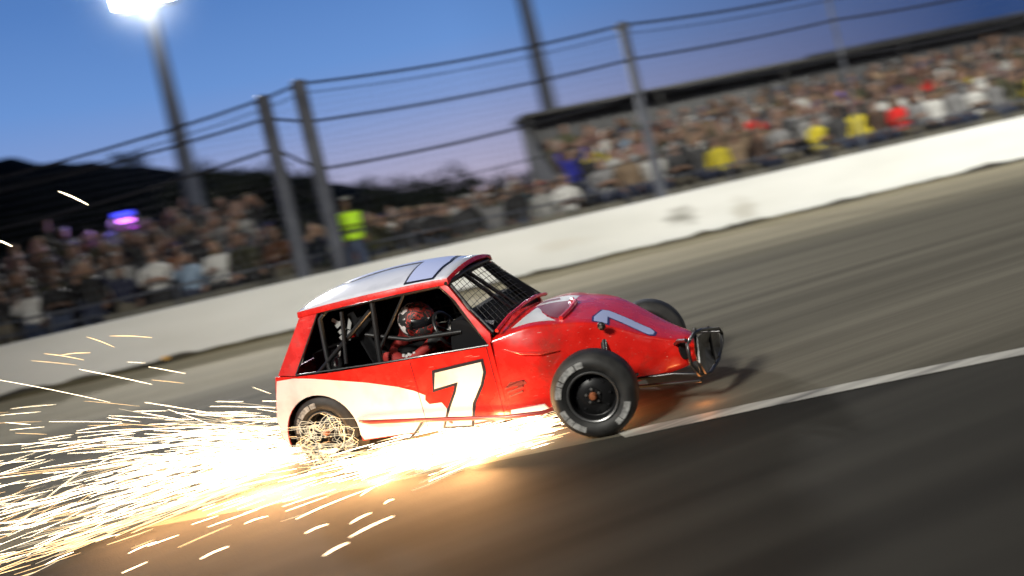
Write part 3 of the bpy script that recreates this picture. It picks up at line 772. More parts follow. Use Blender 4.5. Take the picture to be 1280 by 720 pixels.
# ---- roof
def roofz(x,y):
    t=(x+.55)/.65
    return 1.212+.105*(1-(y/.425)**2)*(1-.55*abs(t)**3) -.02*(x-.07)*0 + .012*(1-t*t)
m=MB(); nx,ny=26,18; vs=[];fs=[]
X0,X1=-1.205,.075; 
for i in range(nx+1):
    x=X0+(X1-X0)*i/nx
    for j in range(ny+1):
        y=-.425+.85*j/ny; vs.append((x+(.03*(1-(y/.425)**2) if i==nx else 0),y,roofz(x,y)))
for i in range(nx):
    for j in range(ny): fs.append((i*(ny+1)+j,(i+1)*(ny+1)+j,(i+1)*(ny+1)+j+1,i*(ny+1)+j+1))
rfm,_n,_r=noisy(mat('roof_paint',rough=.18,coat=.8),(.50,.51,.58),(.62,.63,.70),scale=4,detail=7,lo=.3,hi=.5)
m.add(vs,fs); roof=m.build('roof',rfm,car,40)
md=roof.modifiers.new('t','SOLIDIFY'); md.thickness=.012; md.offset=-1
m=MB() # red flange
fl_=[(X0-.005,-.43),(X1+.003,-.43),(X1+.045,0),(X1+.003,.43),(X0-.005,.43)]
ring=[]
def edge(p,q,n=14): return [(p[0]+(q[0]-p[0])*k/n,p[1]+(q[1]-p[1])*k/n) for k in range(n)]
path=edge((X0-.004,-.43),(X1+.004,-.43))+[(X1+.004+.033*(1-(y/.43)**2),y) for y in [-.43+.86*k/14 for k in range(14)]]+edge((X1+.004,.43),(X0-.004,.43))+edge((X0-.004,.43),(X0-.004,-.43))
vs=[];n_=len(path)
for x,y in path:
    z=roofz(max(X0,min(X1,x)),max(-.425,min(.425,y)))
    hgt=.046 if abs(y)>.42 else .030
    d=Vector((x+.5,y*1.5,0)).normalized()*.010
    vs += [(x,y,z-.001),(x+d.x*.4,y+d.y*.4,z-.006),(x+d.x,y+d.y,z-hgt),(x-d.x*.5,y-d.y*.5,z-hgt)]
m.add(vs,[(i*4+k,i*4+(k+1)%4,((i+1)%n_)*4+(k+1)%4,((i+1)%n_)*4+k) for i in range(n_) for k in range(4)]); m.build('roof_flange',red,roof,35)
# roof number
rbv=None
def topdecal(poly,name,mt_,parent,fz,off,th=.0015,step=.04):
    me=bpy.data.meshes.new(name); bm=bmesh.new()
    f=bm.faces.new([bm.verts.new((x,y,0)) for x,y in poly]); f.normal_update(); bmesh.ops.triangulate(bm,faces=[f],ngon_method='EAR_CLIP')
    gridcut(bm,(0,1),step*1.3)
    for v in bm.verts: v.co.z=fz(v.co.x,v.co.y)+off
    g=bmesh.ops.extrude_face_region(bm,geom=bm.faces[:])
    for v in [e for e in g['geom'] if isinstance(e,bmesh.types.BMVert)]: v.co.z-=th
    bmesh.ops.recalc_face_normals(bm,faces=bm.faces); bm.to_mesh(me); bm.free(); me.materials.append(mt_); shade(me,30)
    return link(bpy.data.objects.new(name,me),parent)
rn=[(-.03,-.41),(-.0,-.1),(-.04,.16),(-.35,.17),(-.65,.10),(-.97,-.07),(-.88,-.15),(-.52,-.04),(-.27,-.05),(-.28,-.41)]
def inset(poly,d):
    n=len(poly); out=[]
    ar=sum(poly[i][0]*poly[(i+1)%n][1]-poly[(i+1)%n][0]*poly[i][1] for i in range(n)); sg=1 if ar>0 else -1
    for i in range(n):
        a=Vector(poly[i-1]);b_=Vector(poly[i]);c=Vector(poly[(i+1)%n])
        e1=(b_-a).normalized(); e2=(c-b_).normalized(); n1=Vector((-e1.y,e1.x))*sg; n2=Vector((-e2.y,e2.x))*sg
        nn_=(n1+n2); k=nn_.length; nn_=nn_/k if k>1e-6 else n1
        out.append(tuple(b_+nn_*min(d/max(.35,nn_.dot(n1)),d*2.2)))
    return out
topdecal(rn,'number_outline',outl,roof,roofz,.003); topdecal(inset(rn,.02),'number',lav,roof,roofz,.0055)
# ---- bonnet livery (projected on the front clip)
dg=bpy.context.evaluated_depsgraph_get()
bmc=bmesh.new(); bmc.from_mesh(clip.data); bv=BVHTree.FromBMesh(bmc)
def clipz(x,y):
    h=bv.ray_cast(Vector((x,y,2)),Vector((0,0,-1)))
    return h[0].z if h[0] is not None else .5
n7=[(1.00,-.265),(1.015,-.08),(1.06,-.05),(1.345,-.095),(1.385,-.135),(1.385,-.205),(1.355,-.235),(1.10,-.20),(1.125,-.33),(1.02,-.36)]
topdecal(n7,'number_outline',mat('blue_vinyl',(.03,.03,.12),.35),clip,clipz,.003,step=.025); topdecal(inset(n7,.013),'number',lav,clip,clipz,.0055,step=.025)
# cowl: white trim round a flat dark-red decal, the scoop's shade painted on
topdecal([(.50,.02),(.50,.28),(.66,.33),(.755,.30),(.775,.16),(.74,.08),(.62,.06)],'white_trim',whp,clip,clipz,.003)
topdecal([(.47,-.46),(.78,-.40),(.70,-.33),(.63,-.22),(.57,-.08),(.53,-.04)],'white_trim',whp,clip,clipz,.003)
topdecal([(.545,-.05),(.60,.05),(.74,.06),(.80,-.10),(.80,-.36),(.72,-.33),(.64,-.22)],'scoop_shade',dred,clip,clipz,.0035)
topdecal([(.52,.10),(.52,.20),(.62,.24),(.66,.14)],'red_trim',dred,clip,clipz,.0055)
m=MB(); m.tube([(.40,-.555,.792),(.41,-.3,.833),(.42,0,.845),(.41,.3,.833),(.40,.555,.792)],.014,8); m.build('cowl_edge',red,clip,60)
m=MB()  # scoop lip standing proud
sc_=[(.815,-.38),(.83,-.2),(.82,0),(.77,.08)]
m.tube([(x,y,clipz(x,y)+.012) for x,y in sc_],.016,8); m.build('scoop_lip',red,clip,60)
m=MB(); m.lathe([(0,-.016),(.018,-.016),(.026,-.010),(.030,.0)],20); cp=m.build('fuel_cap',rimb,clip,40); cp.location=(1.10,-.425,.655)
m=MB(); m.lathe([(.0,-.018),(.010,-.018),(.012,-.012)],12); m.build('cap_centre',steel,cp,40)
# side vent: louvres and a dark-red patch painting in a recess's shade behind the front wheel
m=MB()
for k in range(3): m.box((.44+.0*k,-.607,.405-.032*k),(.15-.02*k,.014,.014),Matrix.Rotation(rad(-12),3,'Y'))
m.build('vent_louvre',dred,clip)
skin([(.37,.395),(.41,.43),(.52,.428),(.535,.40),(.47,.372),(.385,.37)],-1,dred,'vent_shade',clip,off=.004,th=.006,fy=lambda z:.603)
# dented highlight strake along the side
m=MB(); m.tube([(.44,-.604,.66),(.55,-.604,.615),(.68,-.583,.585),(.80,-.535,.57)],.012,8,taper=[.3,1,1,.3]); m.build('body_strake',red,clip,60)
# lower skirt with folded edge
m=MB(); m.prism([(.37,-.60,.235),(.62,-.60,.235),(.66,-.60,.175),(.36,-.60,.168)],(0,-.018,0)); m.build('skirt',whp,clip)
# ---- interior: cage, seat, dash, nets
m=MB()
for y in(-.40,.40):
    for pts in ([(-1.10,y*1.2,.30),(-1.05,y*1.02,1.12),(-.98,y*.95,1.175)],[(-.98,y*.95,1.175),(.02,y*.95,1.165)],[(.02,y*.95,1.165),(.16,y*1.15,.93),(.30,y*1.3,.72),(.30,y*1.32,.22)],[(-.62,y*1.34,.22),(-.60,y*1.2,.75),(-.58,y*.98,1.17)],[(-1.1,y*1.25,.62),(-.60,y*1.36,.60),(.28,y*1.36,.60)],[(-1.1,y*1.25,.45),(.28,y*1.36,.42)]):
        m.tube(pts,.021,8)
m.tube([(-.98,-.40,1.175),(-.98,.40,1.175)],.021,8); m.tube([(-.58,-.40,1.18),(-.58,.40,1.18)],.021,8); m.tube([(.02,-.40,1.165),(.02,.40,1.165)],.021,8)
m.tube([(-.60,-.45,.85),(-1.05,.45,.45)],.018,8); m.tube([(-.58,.42,1.1),(-1.25,.45,.62)],.018,8); m.tube([(-.60,-.42,1.1),(-1.30,-.45,.64)],.018,8)
m.tube([(-.70,-.41,.93),(-.35,-.44,.835),(.10,-.47,.82)],.017,8); m.tube([(-.88,-.50,.76),(-.84,-.42,1.14)],.016,8); m.tube([(-.60,-.46,.80),(-.30,-.41,1.16)],.012,8)
m.build('roll_cage',tubeb,car,60)
m=MB()
for k,(a,b_) in enumerate((((.05,-.05,1.20),(.30,.20,.80)),((.05,-.12,1.20),(.28,.10,.80)))):
    m.tube([a,b_],.016,8)
m.tube([(.065,-.44,1.175),(.09,0,1.20),(.065,.44,1.175)],.014,8)
m.build('windscreen_bar',tubeb,car,60)
m=MB(); m.prism([(.075,.43,1.15),(.37,.585,.785),(.345,.40,.80),(.07,.27,1.19)],(-.012,0,-.008)); m.build('pillar_gusset',inter,car)
# wire mesh in the windscreen
m=MB()
TL=Vector((.09,-.43,1.15)); TR=Vector((.09,.42,1.16)); BL=Vector((.34,-.555,.80)); BR=Vector((.34,.555,.80))
def wp(u,v): 
    a=TL.lerp(TR,u); b_=BL.lerp(BR,u); p=a.lerp(b_,v); p.z+=.035*(1-(2*u-1)**2)*(1-v*.4); return p
for k in range(15): u=(k+.5)/15; m.tube([wp(u+.004*math.sin(k*7+j),j/6) for j in range(7)],.0022,4)
for k in range(9): v=(k+.5)/9; m.tube([wp(j/10,v+.006*math.sin(k*5+j)) for j in range(11)],.0022,4)
m.build('windscreen_mesh',mat('mesh_steel',(.03,.03,.03),.5,metal=.3),car,60)
m=MB(); m.prism([(.36,-.555,.79),(.36,.555,.79),(.10,.50,.90),(.02,.47,.90),(-.02,.46,.70),(.02,.55,.22),(.34,.58,.20),(.34,-.58,.20),(.02,-.55,.22),(-.02,-.46,.70),(.02,-.47,.90),(.10,-.50,.90)][:0] or [(.36,-.54,.79),(.12,-.47,.905),(.03,-.46,.90),(-.02,-.46,.72),(.02,-.46,.25),(.36,-.46,.25)],(0,1.0,0)); m.build('dashboard',inter,car)
m=MB(); m.prism([(.335,-.44,.815),(.25,-.42,.856),(.315,-.36,.826)],(.003,0,.006)); m.build('sticker',whp,car)
# containment seat, headrest, far side interior panel
m=MB()
sy_=-.16
m.prism([(-.62,sy_-.20,.28),(-.82,sy_-.20,.95),(-.76,sy_-.20,1.06),(-.66,sy_-.20,1.02),(-.50,sy_-.20,.48),(-.12,sy_-.20,.44),(-.12,sy_-.20,.28)],(0,.06,0)); m.prism([(-.62,sy_+.16,.28),(-.82,sy_+.16,.95),(-.76,sy_+.16,1.10),(-.46,sy_+.16,1.06),(-.50,sy_+.16,.48),(-.12,sy_+.16,.44),(-.12,sy_+.16,.28)],(0,.06,0))
m.prism([(-.62,sy_-.2,.28),(-.84,sy_-.2,1.10),(-.78,sy_-.2,1.12),(-.56,sy_-.2,.34),(-.12,sy_-.2,.33),(-.12,sy_-.2,.28)],(0,.4,0)); m.build('seat',inter,car)
m=MB(); m.prism([(-1.25,.50,.76),(-1.08,.415,1.17),(-.37,.415,1.17),(-.30,.46,.98),(-.30,.56,.74)],(0,.012,0)); m.build('side_net',inter,car)
m=MB(); m.prism([(-1.40,-.30,.79),(-1.40,.54,.79),(-1.17,.40,1.20),(-1.17,-.26,1.22)],(.012,0,.006)); m.build('rear_screen',inter,car)
m=MB()
for k in range(7): x=-1.02+k*.11; m.tube([(x,.40,1.15),(x-.02,.50,.74)],.008,4)
for k in range(5): z=.80+k*.08; m.tube([(-1.1,.49-(z-.74)*.2,z),(-.34,.49-(z-.74)*.2,z)],.008,4)
m.build('net_webbing',mat('webbing',(.03,.03,.032),.8),car,60)
# scattered light bits seen in the cockpit: harness straps, gauges, tank, catch can
strap=mat('grey_strap',(.30,.30,.29),.7); 
m=MB()
for x0,z0,x1,z1,y in ((-1.02,1.08,-.97,1.04,-.30),(-.99,1.02,-.91,1.06,-.32),(-.98,.97,-.92,1.00,-.32),(-.985,.925,-.94,.95,-.32),(-.86,1.06,-.90,.98,-.30),(-.90,.97,-.93,.90,-.30),(-1.0,.88,-1.03,.80,-.34),(-1.04,.79,-1.07,.73,-.36)):
    v=Vector((x1-x0,0,z1-z0)); nrm=Vector((-v.z,0,v.x)).normalized()*.014
    m.prism([(x0+nrm.x,y,z0+nrm.z),(x1+nrm.x,y,z1+nrm.z),(x1-nrm.x,y,z1-nrm.z),(x0-nrm.x,y,z0-nrm.z)],(0,.006,0))
m.build('harness_strap',strap,car)
m=MB(); m.box((-1.15,-.1,.74),(.26,.40,.22)); m.build('fuel_tank',inter,car)
m=MB(); 
for (x,y,z) in ((-.04,-.34,.83),(-.04,-.24,.84),(-.04,-.14,.84),(-.04,-.05,.83)):
    n0=len(m.v); m.lathe([(0,-.01),(.03,-.01),(.034,0),(.034,.01)],14)
    for q in range(n0,len(m.v)): v=m.v[q]; m.v[q]=(x+v[1],y+v[0],z+v[2])
m.build('gauge',steel,car,40)
# steering wheel
m=MB(); cw=Vector((-.16,-.17,.80)); 
pts=[]
for k in range(28):
    a=2*PI*k/28; pts.append(cw+Vector((-.05*math.sin(a)*1.,.15*math.cos(a),.14*math.sin(a))))
m.tube(pts,.014,8,closed=True); 
for a in(.5,2.6,4.7): m.tube([cw,cw+Vector((-.05*math.sin(a),.145*math.cos(a),.135*math.sin(a)))],.009,6)
m.tube([cw,cw+Vector((.2,0,-.05))],.018,8)
m.build('steering_wheel',tubeb,car,60)
# ---- nerf bars and struts
rbar=mat('red_tube',(.22,.02,.015),.35,coat=.4)
nearbar=MB(); nearbar.tube([(-.83,-.635,.345),(-.72,-.67,.335),(-.2,-.69,.28),(.35,-.70,.215),(.62,-.69,.20),(.72,-.64,.205)],.016,10,taper=[.5,1,1,1,1,.6]); 
nearbar.tube([(.18,-.70,.235),(.17,-.60,.19)],.009,6); nearbar.tube([(-.10,-.69,.27),(-.10,-.6,.20)],.009,6)
nearbar.build('side_bar',rbar,car,60)
m=MB(); m.tube([(-.28,-.685,.288),(-.40,-.64,.19),(-.52,-.60,.12)],.010,6); m.build('bar_strut',tubeb,car,60)
m=MB(); m.tube([(-.83,.635,.345),(-.72,.67,.335),(-.2,.69,.28),(.35,.70,.215),(.62,.69,.20),(.72,.64,.205)],.016,10); m.build('side_bar',rbar,car,60)
m=MB(); m.tube([(-1.55,-.52,.30),(-1.66,-.50,.27),(-1.68,0,.27),(-1.66,.50,.27),(-1.55,.52,.30)],.018,8); m.build('rear_bumper',tubeb,car,60)
# ---- front bumper: bent hoop with a scuffed plate, stays
bm_=MB()
HP=[(1.66,-.50,.44),(1.70,-.40,.485),(1.72,-.28,.47),(1.74,-.02,.405),(1.75,.16,.355),(1.75,.22,.30),(1.74,.18,.235),(1.73,.0,.175),(1.71,-.26,.165),(1.68,-.46,.215),(1.66,-.52,.31)]
bm_.tube([Vector(p) for p in HP],.012,8,closed=True)
bm_.tube([(1.70,-.36,.51),(1.69,-.42,.36),(1.68,-.38,.20)],.013,8); bm_.tube([(1.73,-.08,.44),(1.73,-.12,.30),(1.72,-.1,.18)],.011,8)
# stays to the nose and to the wheels
bm_.tube([(1.68,-.46,.22),(1.50,-.40,.235),(1.25,-.42,.25),(1.10,-.40,.27)],.014,8)
bm_.tube([(1.68,-.44,.17),(1.45,-.36,.16),(1.20,-.33,.17)],.012,8)
bm_.tube([(1.66,-.50,.47),(1.56,-.30,.43),(1.50,-.18,.38)],.013,8)
bm_.tube([(1.73,.0,.19),(1.50,.18,.22),(1.2,.33,.22)],.013,8); bm_.tube([(1.75,.17,.33),(1.5,.2,.36),(1.3,.3,.42)],.012,8)
bmp=bm_.build('front_bumper',tubeb,car,60)
m=MB()
pl_=[(1.705,-.47,.30),(1.715,-.40,.455),(1.73,-.28,.445),(1.745,-.04,.385),(1.75,.12,.325),(1.745,.10,.235),(1.73,-.1,.195),(1.71,-.40,.20)]
cx_=sum(p[0] for p in pl_)/8;cy=sum(p[1] for p in pl_)/8;cz=sum(p[2] for p in pl_)/8
n_=len(pl_); vs=list(pl_)+[(cx_-.03,cy,cz)]+[(p[0]-.006,p[1],p[2]) for p in pl_]+[(cx_-.036,cy,cz)]
m.add(vs,[(i,(i+1)%n_,n_) for i in range(n_)]+[(n_+1+i,n_+1+(i+1)%n_,2*n_+1) for i in range(n_)]+[(i,(i+1)%n_,n_+1+(i+1)%n_,n_+1+i) for i in range(n_)]); m.build('bumper_plate',alum,bmp)
# torn nose edge
m=MB(); m.prism([(1.60,-.10,.22),(1.66,-.14,.26),(1.64,-.20,.35),(1.58,-.19,.42),(1.55,-.19,.24)],(.01,.02,0)); m.build('nose_flap',red,clip)
m=MB(); m.lathe([(0,-.01),(.05,-.01),(.06,.01),(.0,.02)],16); 
hl=m.build('nose_duct',inter,clip,40); hl.location=(1.555,-.19,.33); hl.rotation_euler=(0,0,rad(25)); hl.scale=(.6,1,1.2)

# ---- wheels
def wheel(x,y,z,steer=0,side=-1,width=.215,R_=.29,camber=0,rotor=0):
    """local: outer face towards -y"""
    root=link(bpy.data.objects.new('wheel',None),car); root.location=(x,y,z); root.empty_display_size=.1
    root.rotation_euler=(rad(camber),rotor,steer) if side<0 else (rad(camber),rotor,steer+PI)
    hw=width/2
    m=MB(); rim=.165
    prof=[(rim-.004,-hw+.03),(rim+.010,-hw+.012),(rim+.03,-hw+.002),(.215,-hw-.008),(.245,-hw-.004),(R_-.028,-hw+.010),(R_-.012,-hw+.024),(R_-.003,-hw+.045),(R_,-hw+.075),(R_+.001,0),(R_,hw-.075),(R_-.003,hw-.045),(R_-.012,hw-.024),(R_-.028,hw-.010),(.245,hw+.004),(.215,hw+.008),(rim+.03,hw-.002),(rim+.01,hw-.012),(rim-.004,hw-.03)]
    m.lathe(prof,72,closed=True); ty=m.build('tyre',rubber,root,50)
    m=MB()
    def arc(a0,a1,r0,r1,breaks):
        # blocks of worn raised lettering following the sidewall
        tot=a1-a0; k=0
        for (b0,b1) in breaks:
            s0_=a0+tot*b0; s1_=a0+tot*b1; n=max(2,int(abs(s1_-s0_)/rad(4)))
            vs=[];fs=[]
            for i in range(n+1):
                a=s0_+(s1_-s0_)*i/n
                for r_ in(r0,r1):
                    yy=-hw-.0105+.0*(r_) 
                    yy=-hw-.004-.006*max(0,1-abs(r_-.222)/.03)-.002
                    vs.append((r_*math.cos(a),yy,r_*math.sin(a)))
                vs.append((r1*math.cos(a),-hw+.004,r1*math.sin(a))); 
            for i in range(n):
                fs += [(i*3,(i+1)*3,(i+1)*3+1,i*3+1),(i*3+1,(i+1)*3+1,(i+1)*3+2,i*3+2)]
            m.add(vs,fs)
    br=[(0,.10),(.12,.30),(.32,.42),(.45,.62),(.64,.80),(.82,1)]
    arc(rad(92),rad(172),.206,.246,[(0,.17),(.20,.6),(.63,.72),(.74,1)])
    arc(rad(193),rad(245),.206,.246,[(0,.3),(.33,.55),(.57,1)])
    arc(rad(300),rad(342),.206,.246,[(0,.25),(.28,1)])
    m.build('sidewall_lettering',letter,ty,60,fixn=True)
    m=MB()
    prof=[(.168,-hw+.026),(.172,-hw+.006),(.166,-hw-.002),(.158,-hw+.002),(.156,-hw+.014)]
    m.lathe(prof,64); m.build('rim_lip',rimlip,root,40)
    m=MB()
    prof=[(.158,-hw+.012),(.150,-hw+.03),(.146,-hw+.07),(.140,-hw+.075),(.120,-hw+.062),(.075,-hw+.040),(.055,-hw+.038),(.050,-hw+.030),(.0,-hw+.028)]
    m.lathe(prof,64); m.lathe([(.168,-hw+.026),(.150,-.02),(.150,.05),(.166,hw-.02)],48); rm=m.build('rim',rimb,root,35)
    m=MB()
    for k in range(5):
        a=2*PI*k/5+.3; n0=len(m.v); m.lathe([(0,-.016),(.009,-.014),(.011,0)],8)
        for q in range(n0,len(m.v)): v=m.v[q]; m.v[q]=(v[0]+.045*math.cos(a),v[1]-hw+.034,v[2]+.045*math.sin(a))
    m.build('wheel_nut',steel,rm,40)
    m=MB(); m.lathe([(0,-.035),(.018,-.033),(.026,-.015),(.028,0)],16); h=m.build('hub_cap',mat('orange_glint_hub',(.42,.14,.06),.4,metal=.5),rm,40); h.location=(0,-hw+.03,0)  # the hub's orange glint is put into its base colour
    m=MB()
    for k in range(8):
        a=2*PI*k/8; p=Vector((math.cos(a),0,math.sin(a))); m.box(p*.108+Vector((0,-hw+.054,0)),(.018,.006,.018),Matrix.Rotation(-a,3,'Y'))
    m.build('rim_slots',inter,rm)
    return root
wheel(1.04,-.735,.292,rad(8),-1)
wheel(1.11,.625,.285,rad(8),1)
wheel(-1.18,-.480,.286,0,-1,width=.22,R_=.298)
wheel(-1.11,.60,.292,0,1,width=.22,R_=.288)
m=MB()
for sg,xx,yy in((-1,1.04,.66),(1,1.10,.50)):
    m.tube([(xx-.0,sg*yy,.24),(xx-.15,sg*.32,.26)],.013,6); m.tube([(xx,sg*yy,.24),(xx+.2,sg*.32,.26)],.013,6)
    m.tube([(xx,sg*yy,.36),(xx-.06,sg*.34,.42)],.012,6); m.tube([(xx-.1,sg*yy,.30),(xx-.14,sg*.2,.30)],.009,6)
    m.tube([(xx+.05,sg*(yy-.08),.26),(xx+.03,sg*.33,.60)],.026,8)
m.build('front_suspension',tubeb,car,60)
m=MB(); m.tube([(-1.16,-.42,.29),(-1.12,.52,.29)],.035,10); m.tube([(-1.14,0,.21),(-1.14,0,.37)],.10,12); m.build('rear_axle',tubeb,car,60)
tag(car,'red and white race car marked 7, sliding with its rear corner throwing sparks','race car')

# ================================================================== DRIVER
suit,_n,_r=noisy(mat('race_suit',rough=.75),(.16,.006,.006),(.36,.02,.014),scale=10,detail=5)
gl=mat('glove_black',(.015,.015,.016),.7)
def W_(p): return p
V=[(-.52,-.16,.46),(-.60,-.16,.60),(-.62,-.16,.70),(-.56,-.16,.765),(-.50,-.16,.83),(-.47,-.16,.90)]
R_=[(.15,.12),(.15,.11),(.17,.11),(.07,.07),(.06,.06),(.085,.085)]
E_=[(0,1),(1,2),(2,3),(3,4),(4,5)]
def addc(chain,par):
    for p,r in chain: V.append(p);R_.append((r,r));E_.append((par,len(V)-1));par=len(V)-1
    return par
for sg in(-1,1):
    e=addc([((-.60,-.16+sg*.17,.715),.065),((-.44,-.16+sg*.225,.64),.05),((-.27,-.16+sg*.17,.735),.04),((-.215,-.16+sg*.145,.79),.036)],2)
    # fingers
    hb=Vector(V[e])
    for k in range(4):
        q=hb+Vector((.035,sg*.012,.030-.018*k)); V.append(tuple(q));R_.append((.011,.011));E_.append((e,len(V)-1)); a=len(V)-1
        q2=q+Vector((.028,-sg*.012,-.004)); V.append(tuple(q2));R_.append((.010,.010));E_.append((a,len(V)-1)); b_=len(V)-1
        q3=q2+Vector((-.002,-sg*.026,-.004)); V.append(tuple(q3));R_.append((.009,.009));E_.append((b_,len(V)-1))
    q=hb+Vector((.02,-sg*.03,.03)); V.append(tuple(q));R_.append((.012,.012));E_.append((e,len(V)-1)); V.append(tuple(q+Vector((.025,-sg*.01,.012))));R_.append((.010,.010));E_.append((len(V)-2,len(V)-1))
    addc([((-.48,-.16+sg*.09,.44),.09),((-.12,-.16+sg*.11,.52),.068),((.16,-.16+sg*.09,.40),.045),((.22,-.16+sg*.09,.46),.035)],0)
me=skinned('driver_body',V,E_,R_,2)
for q in (suit,gl): me.materials.append(q)
for p in me.polygons:
    c=p.center
    if c.x>-.255 and c.z>.68 : p.material_index=1
drv=bpy.data.objects.new('person',me); link(drv); drv.matrix_world=CM
hel=mat('helmet_shell',(.02,.02,.02),.6,coat=0); N,L,b=nt(hel)
tc=N.new('ShaderNodeTexCoord'); nn=N.new('ShaderNodeTexNoise'); nn.inputs['Scale'].default_value=15; nn.inputs['Detail'].default_value=3; nn.inputs['Distortion'].default_value=1.5; L.new(tc.outputs['Object'],nn.inputs['Vector'])
r1=ramp(N,[(.47,(.012,.012,.012)),(.53,(.66,.60,.58)),(.66,(.66,.60,.58)),(.68,(.45,.02,.015))],'CONSTANT'); L.new(nn.outputs['Fac'],r1.inputs[0])
r2=ramp(N,[(.36,(.30,.015,.010)),(.42,(.010,.010,.010)),(.57,(.45,.03,.015))],'CONSTANT'); L.new(nn.outputs['Fac'],r2.inputs[0])
sx=N.new('ShaderNodeSeparateXYZ'); L.new(tc.outputs['Object'],sx.inputs[0])
mr=N.new('ShaderNodeMath'); mr.operation='GREATER_THAN'; mr.inputs[1].default_value=-.005; L.new(sx.outputs['X'],mr.inputs[0])
c=mixc(N,L,mr.outputs[0],r1.outputs[0],r2.outputs[0])
L.new(c,b.inputs['Base Color'])
def ell(m,c,r,nu=36,nv=20,cut=None,z0=-1,z1=1,a0=0,a1=2*PI,th=0):
    vs=[];fs=[]
    for i in range(nv+1):
        z=z0+(z1-z0)*i/nv; ph=math.asin(max(-1,min(1,z)))
        for k in range(nu+1):
            a=a0+(a1-a0)*k/nu
            vs.append((c[0]+r[0]*math.cos(ph)*math.cos(a),c[1]+r[1]*math.cos(ph)*math.sin(a),c[2]+r[2]*math.sin(ph)))
    for i in range(nv):
        for k in range(nu): fs.append((i*(nu+1)+k,i*(nu+1)+k+1,(i+1)*(nu+1)+k+1,(i+1)*(nu+1)+k))
    m.add(vs,fs)
m=MB(); ell(m,(0,0,0),(.155,.128,.145),z0=-.80,z1=1); ell(m,(.035,0,-.055),(.135,.112,.10),z0=-.9,z1=.6)
hm=m.build('helmet',hel,drv,60); hm.location=(-.39,-.16,.915); hm.rotation_euler=(0,rad(8),rad(-12))
m=MB(); ell(m,(0,0,.0),(.162,.134,.10),z0=-.30,z1=.36,a0=-rad(75),a1=rad(75)); m.build('visor',mat('visor',(.01,.01,.012),.25),hm,60)
m=MB(); m.lathe([(.10,0),(.15,-.01),(.17,-.04),(.16,-.07),(.10,-.06)],30,closed=True); o=m.build('neck_restraint',inter,drv,40); o.location=(-.48,-.16,.765); o.rotation_euler=(PI/2+.0,0,0)
m=MB()
random.seed(5)
for k in range(9):
    x=-.46+.022*(k%5)+random.uniform(-.006,.006); z=.715-.035*(k//5)-.01*(k%2)
    m.box((x,-.385+.02*(k//5),z),(.020,.006,.022),Matrix.Rotation(random.uniform(-.5,.5),3,'Y'))
m.build('sleeve_patch',whp,drv)
tag(drv,'driver in a red suit and black, white and red helmet gripping the steering wheel','driver')

# ================================================================== SPARKS
spm=bpy.data.materials.new('incandescent_spark'); spm.use_nodes=True; N=spm.node_tree.nodes; L=spm.node_tree.links; N.clear()
em=N.new('ShaderNodeEmission'); out=N.new('ShaderNodeOutputMaterial'); em.inputs['Color'].default_value=(1,.80,.52,1); em.inputs['Strength'].default_value=9; L.new(em.outputs[0],out.inputs[0])
spm.cycles.emission_sampling='NONE'
spo=spm.copy(); spo.name='cooling_spark'; spo.node_tree.nodes['Emission'].inputs['Color'].default_value=(1,.62,.28,1); spo.node_tree.nodes['Emission'].inputs['Strength'].default_value=3.2; spo.cycles.emission_sampling='NONE'
spd=spm.copy(); spd.name='fading_spark'; spd.node_tree.nodes['Emission'].inputs['Color'].default_value=(1,.80,.52,1); spd.node_tree.nodes['Emission'].inputs['Strength'].default_value=1.5; spd.cycles.emission_sampling='NONE'
def CW(x,y,z): return CM@Vector((x,y,z))
def groundz(p): s,u=su(p.x,p.y); return gz(s,u)
random.seed(21)
plume=MB(); 
drag=-wv
nl=Vector((-gv.x,-gv.y,0))   # towards the infield
def spark(m,o,v,t0,dt,r,g=2.2,mi=0,seg=4):
    pts=[]
    for k in range(seg+1):
        t=t0+dt*k/seg; p=o+v*t+Vector((0,0,-.5*g*t*t)); gzv=groundz(p)+.012
        if p.z<gzv: p.z=gzv+(gzv-p.z)*.25
        pts.append(p)
    m.tube(pts,r,4,taper=[.35]+[1]*(seg-1)+[.5],mi=mi)
def emit(n,ox,oy,oz,t_mean,vup,vlat,ln,rr,mi=0,tmax=1.0,bias=0):
    for _ in range(n):
        o=CW(random.uniform(*ox),random.uniform(*oy),random.uniform(*oz)); 
        g0=groundz(o)+.02
        if o.z<g0: o.z=g0
        sp=random.uniform(2.6,7)
        v=(drag+nl*(random.gauss(bias,vlat))+Vector((0,0,abs(random.gauss(0,vup)))) ).normalized()*sp
        t0=min(random.expovariate(1/t_mean),tmax); dt=random.uniform(*ln)/sp
        spark(plume,o,v,t0,dt,random.uniform(*rr)*(.8 if t0>.25 else 1),mi=random.choice((0,0,0,1,2)) if mi==0 else random.choice((1,1,2)))
emit(240,(-1.75,-1.4),(-.62,-.2),(.0,.12),.16,.16,.10,(.12,.7),(.0010,.0021))
emit(340,(-1.7,-1.35),(-.62,-.1),(.02,.25),.40,.24,.16,(.2,.9),(.0010,.0020),bias=-.10)
emit(360,(-1.6,-1.3),(-.6,-.0),(.1,.38),.34,.26,.13,(.15,.6),(.0010,.0020),bias=-.22)
emit(620,(-.5,.85),(-.82,-.3),(.0,.12),.07,.05,.04,(.12,.4),(.0016,.003))
emit(240,(-1.9,-1.5),(-.9,-.6),(.0,.05),.34,.03,.07,(.15,.5),(.0016,.003),mi=1,bias=.10)
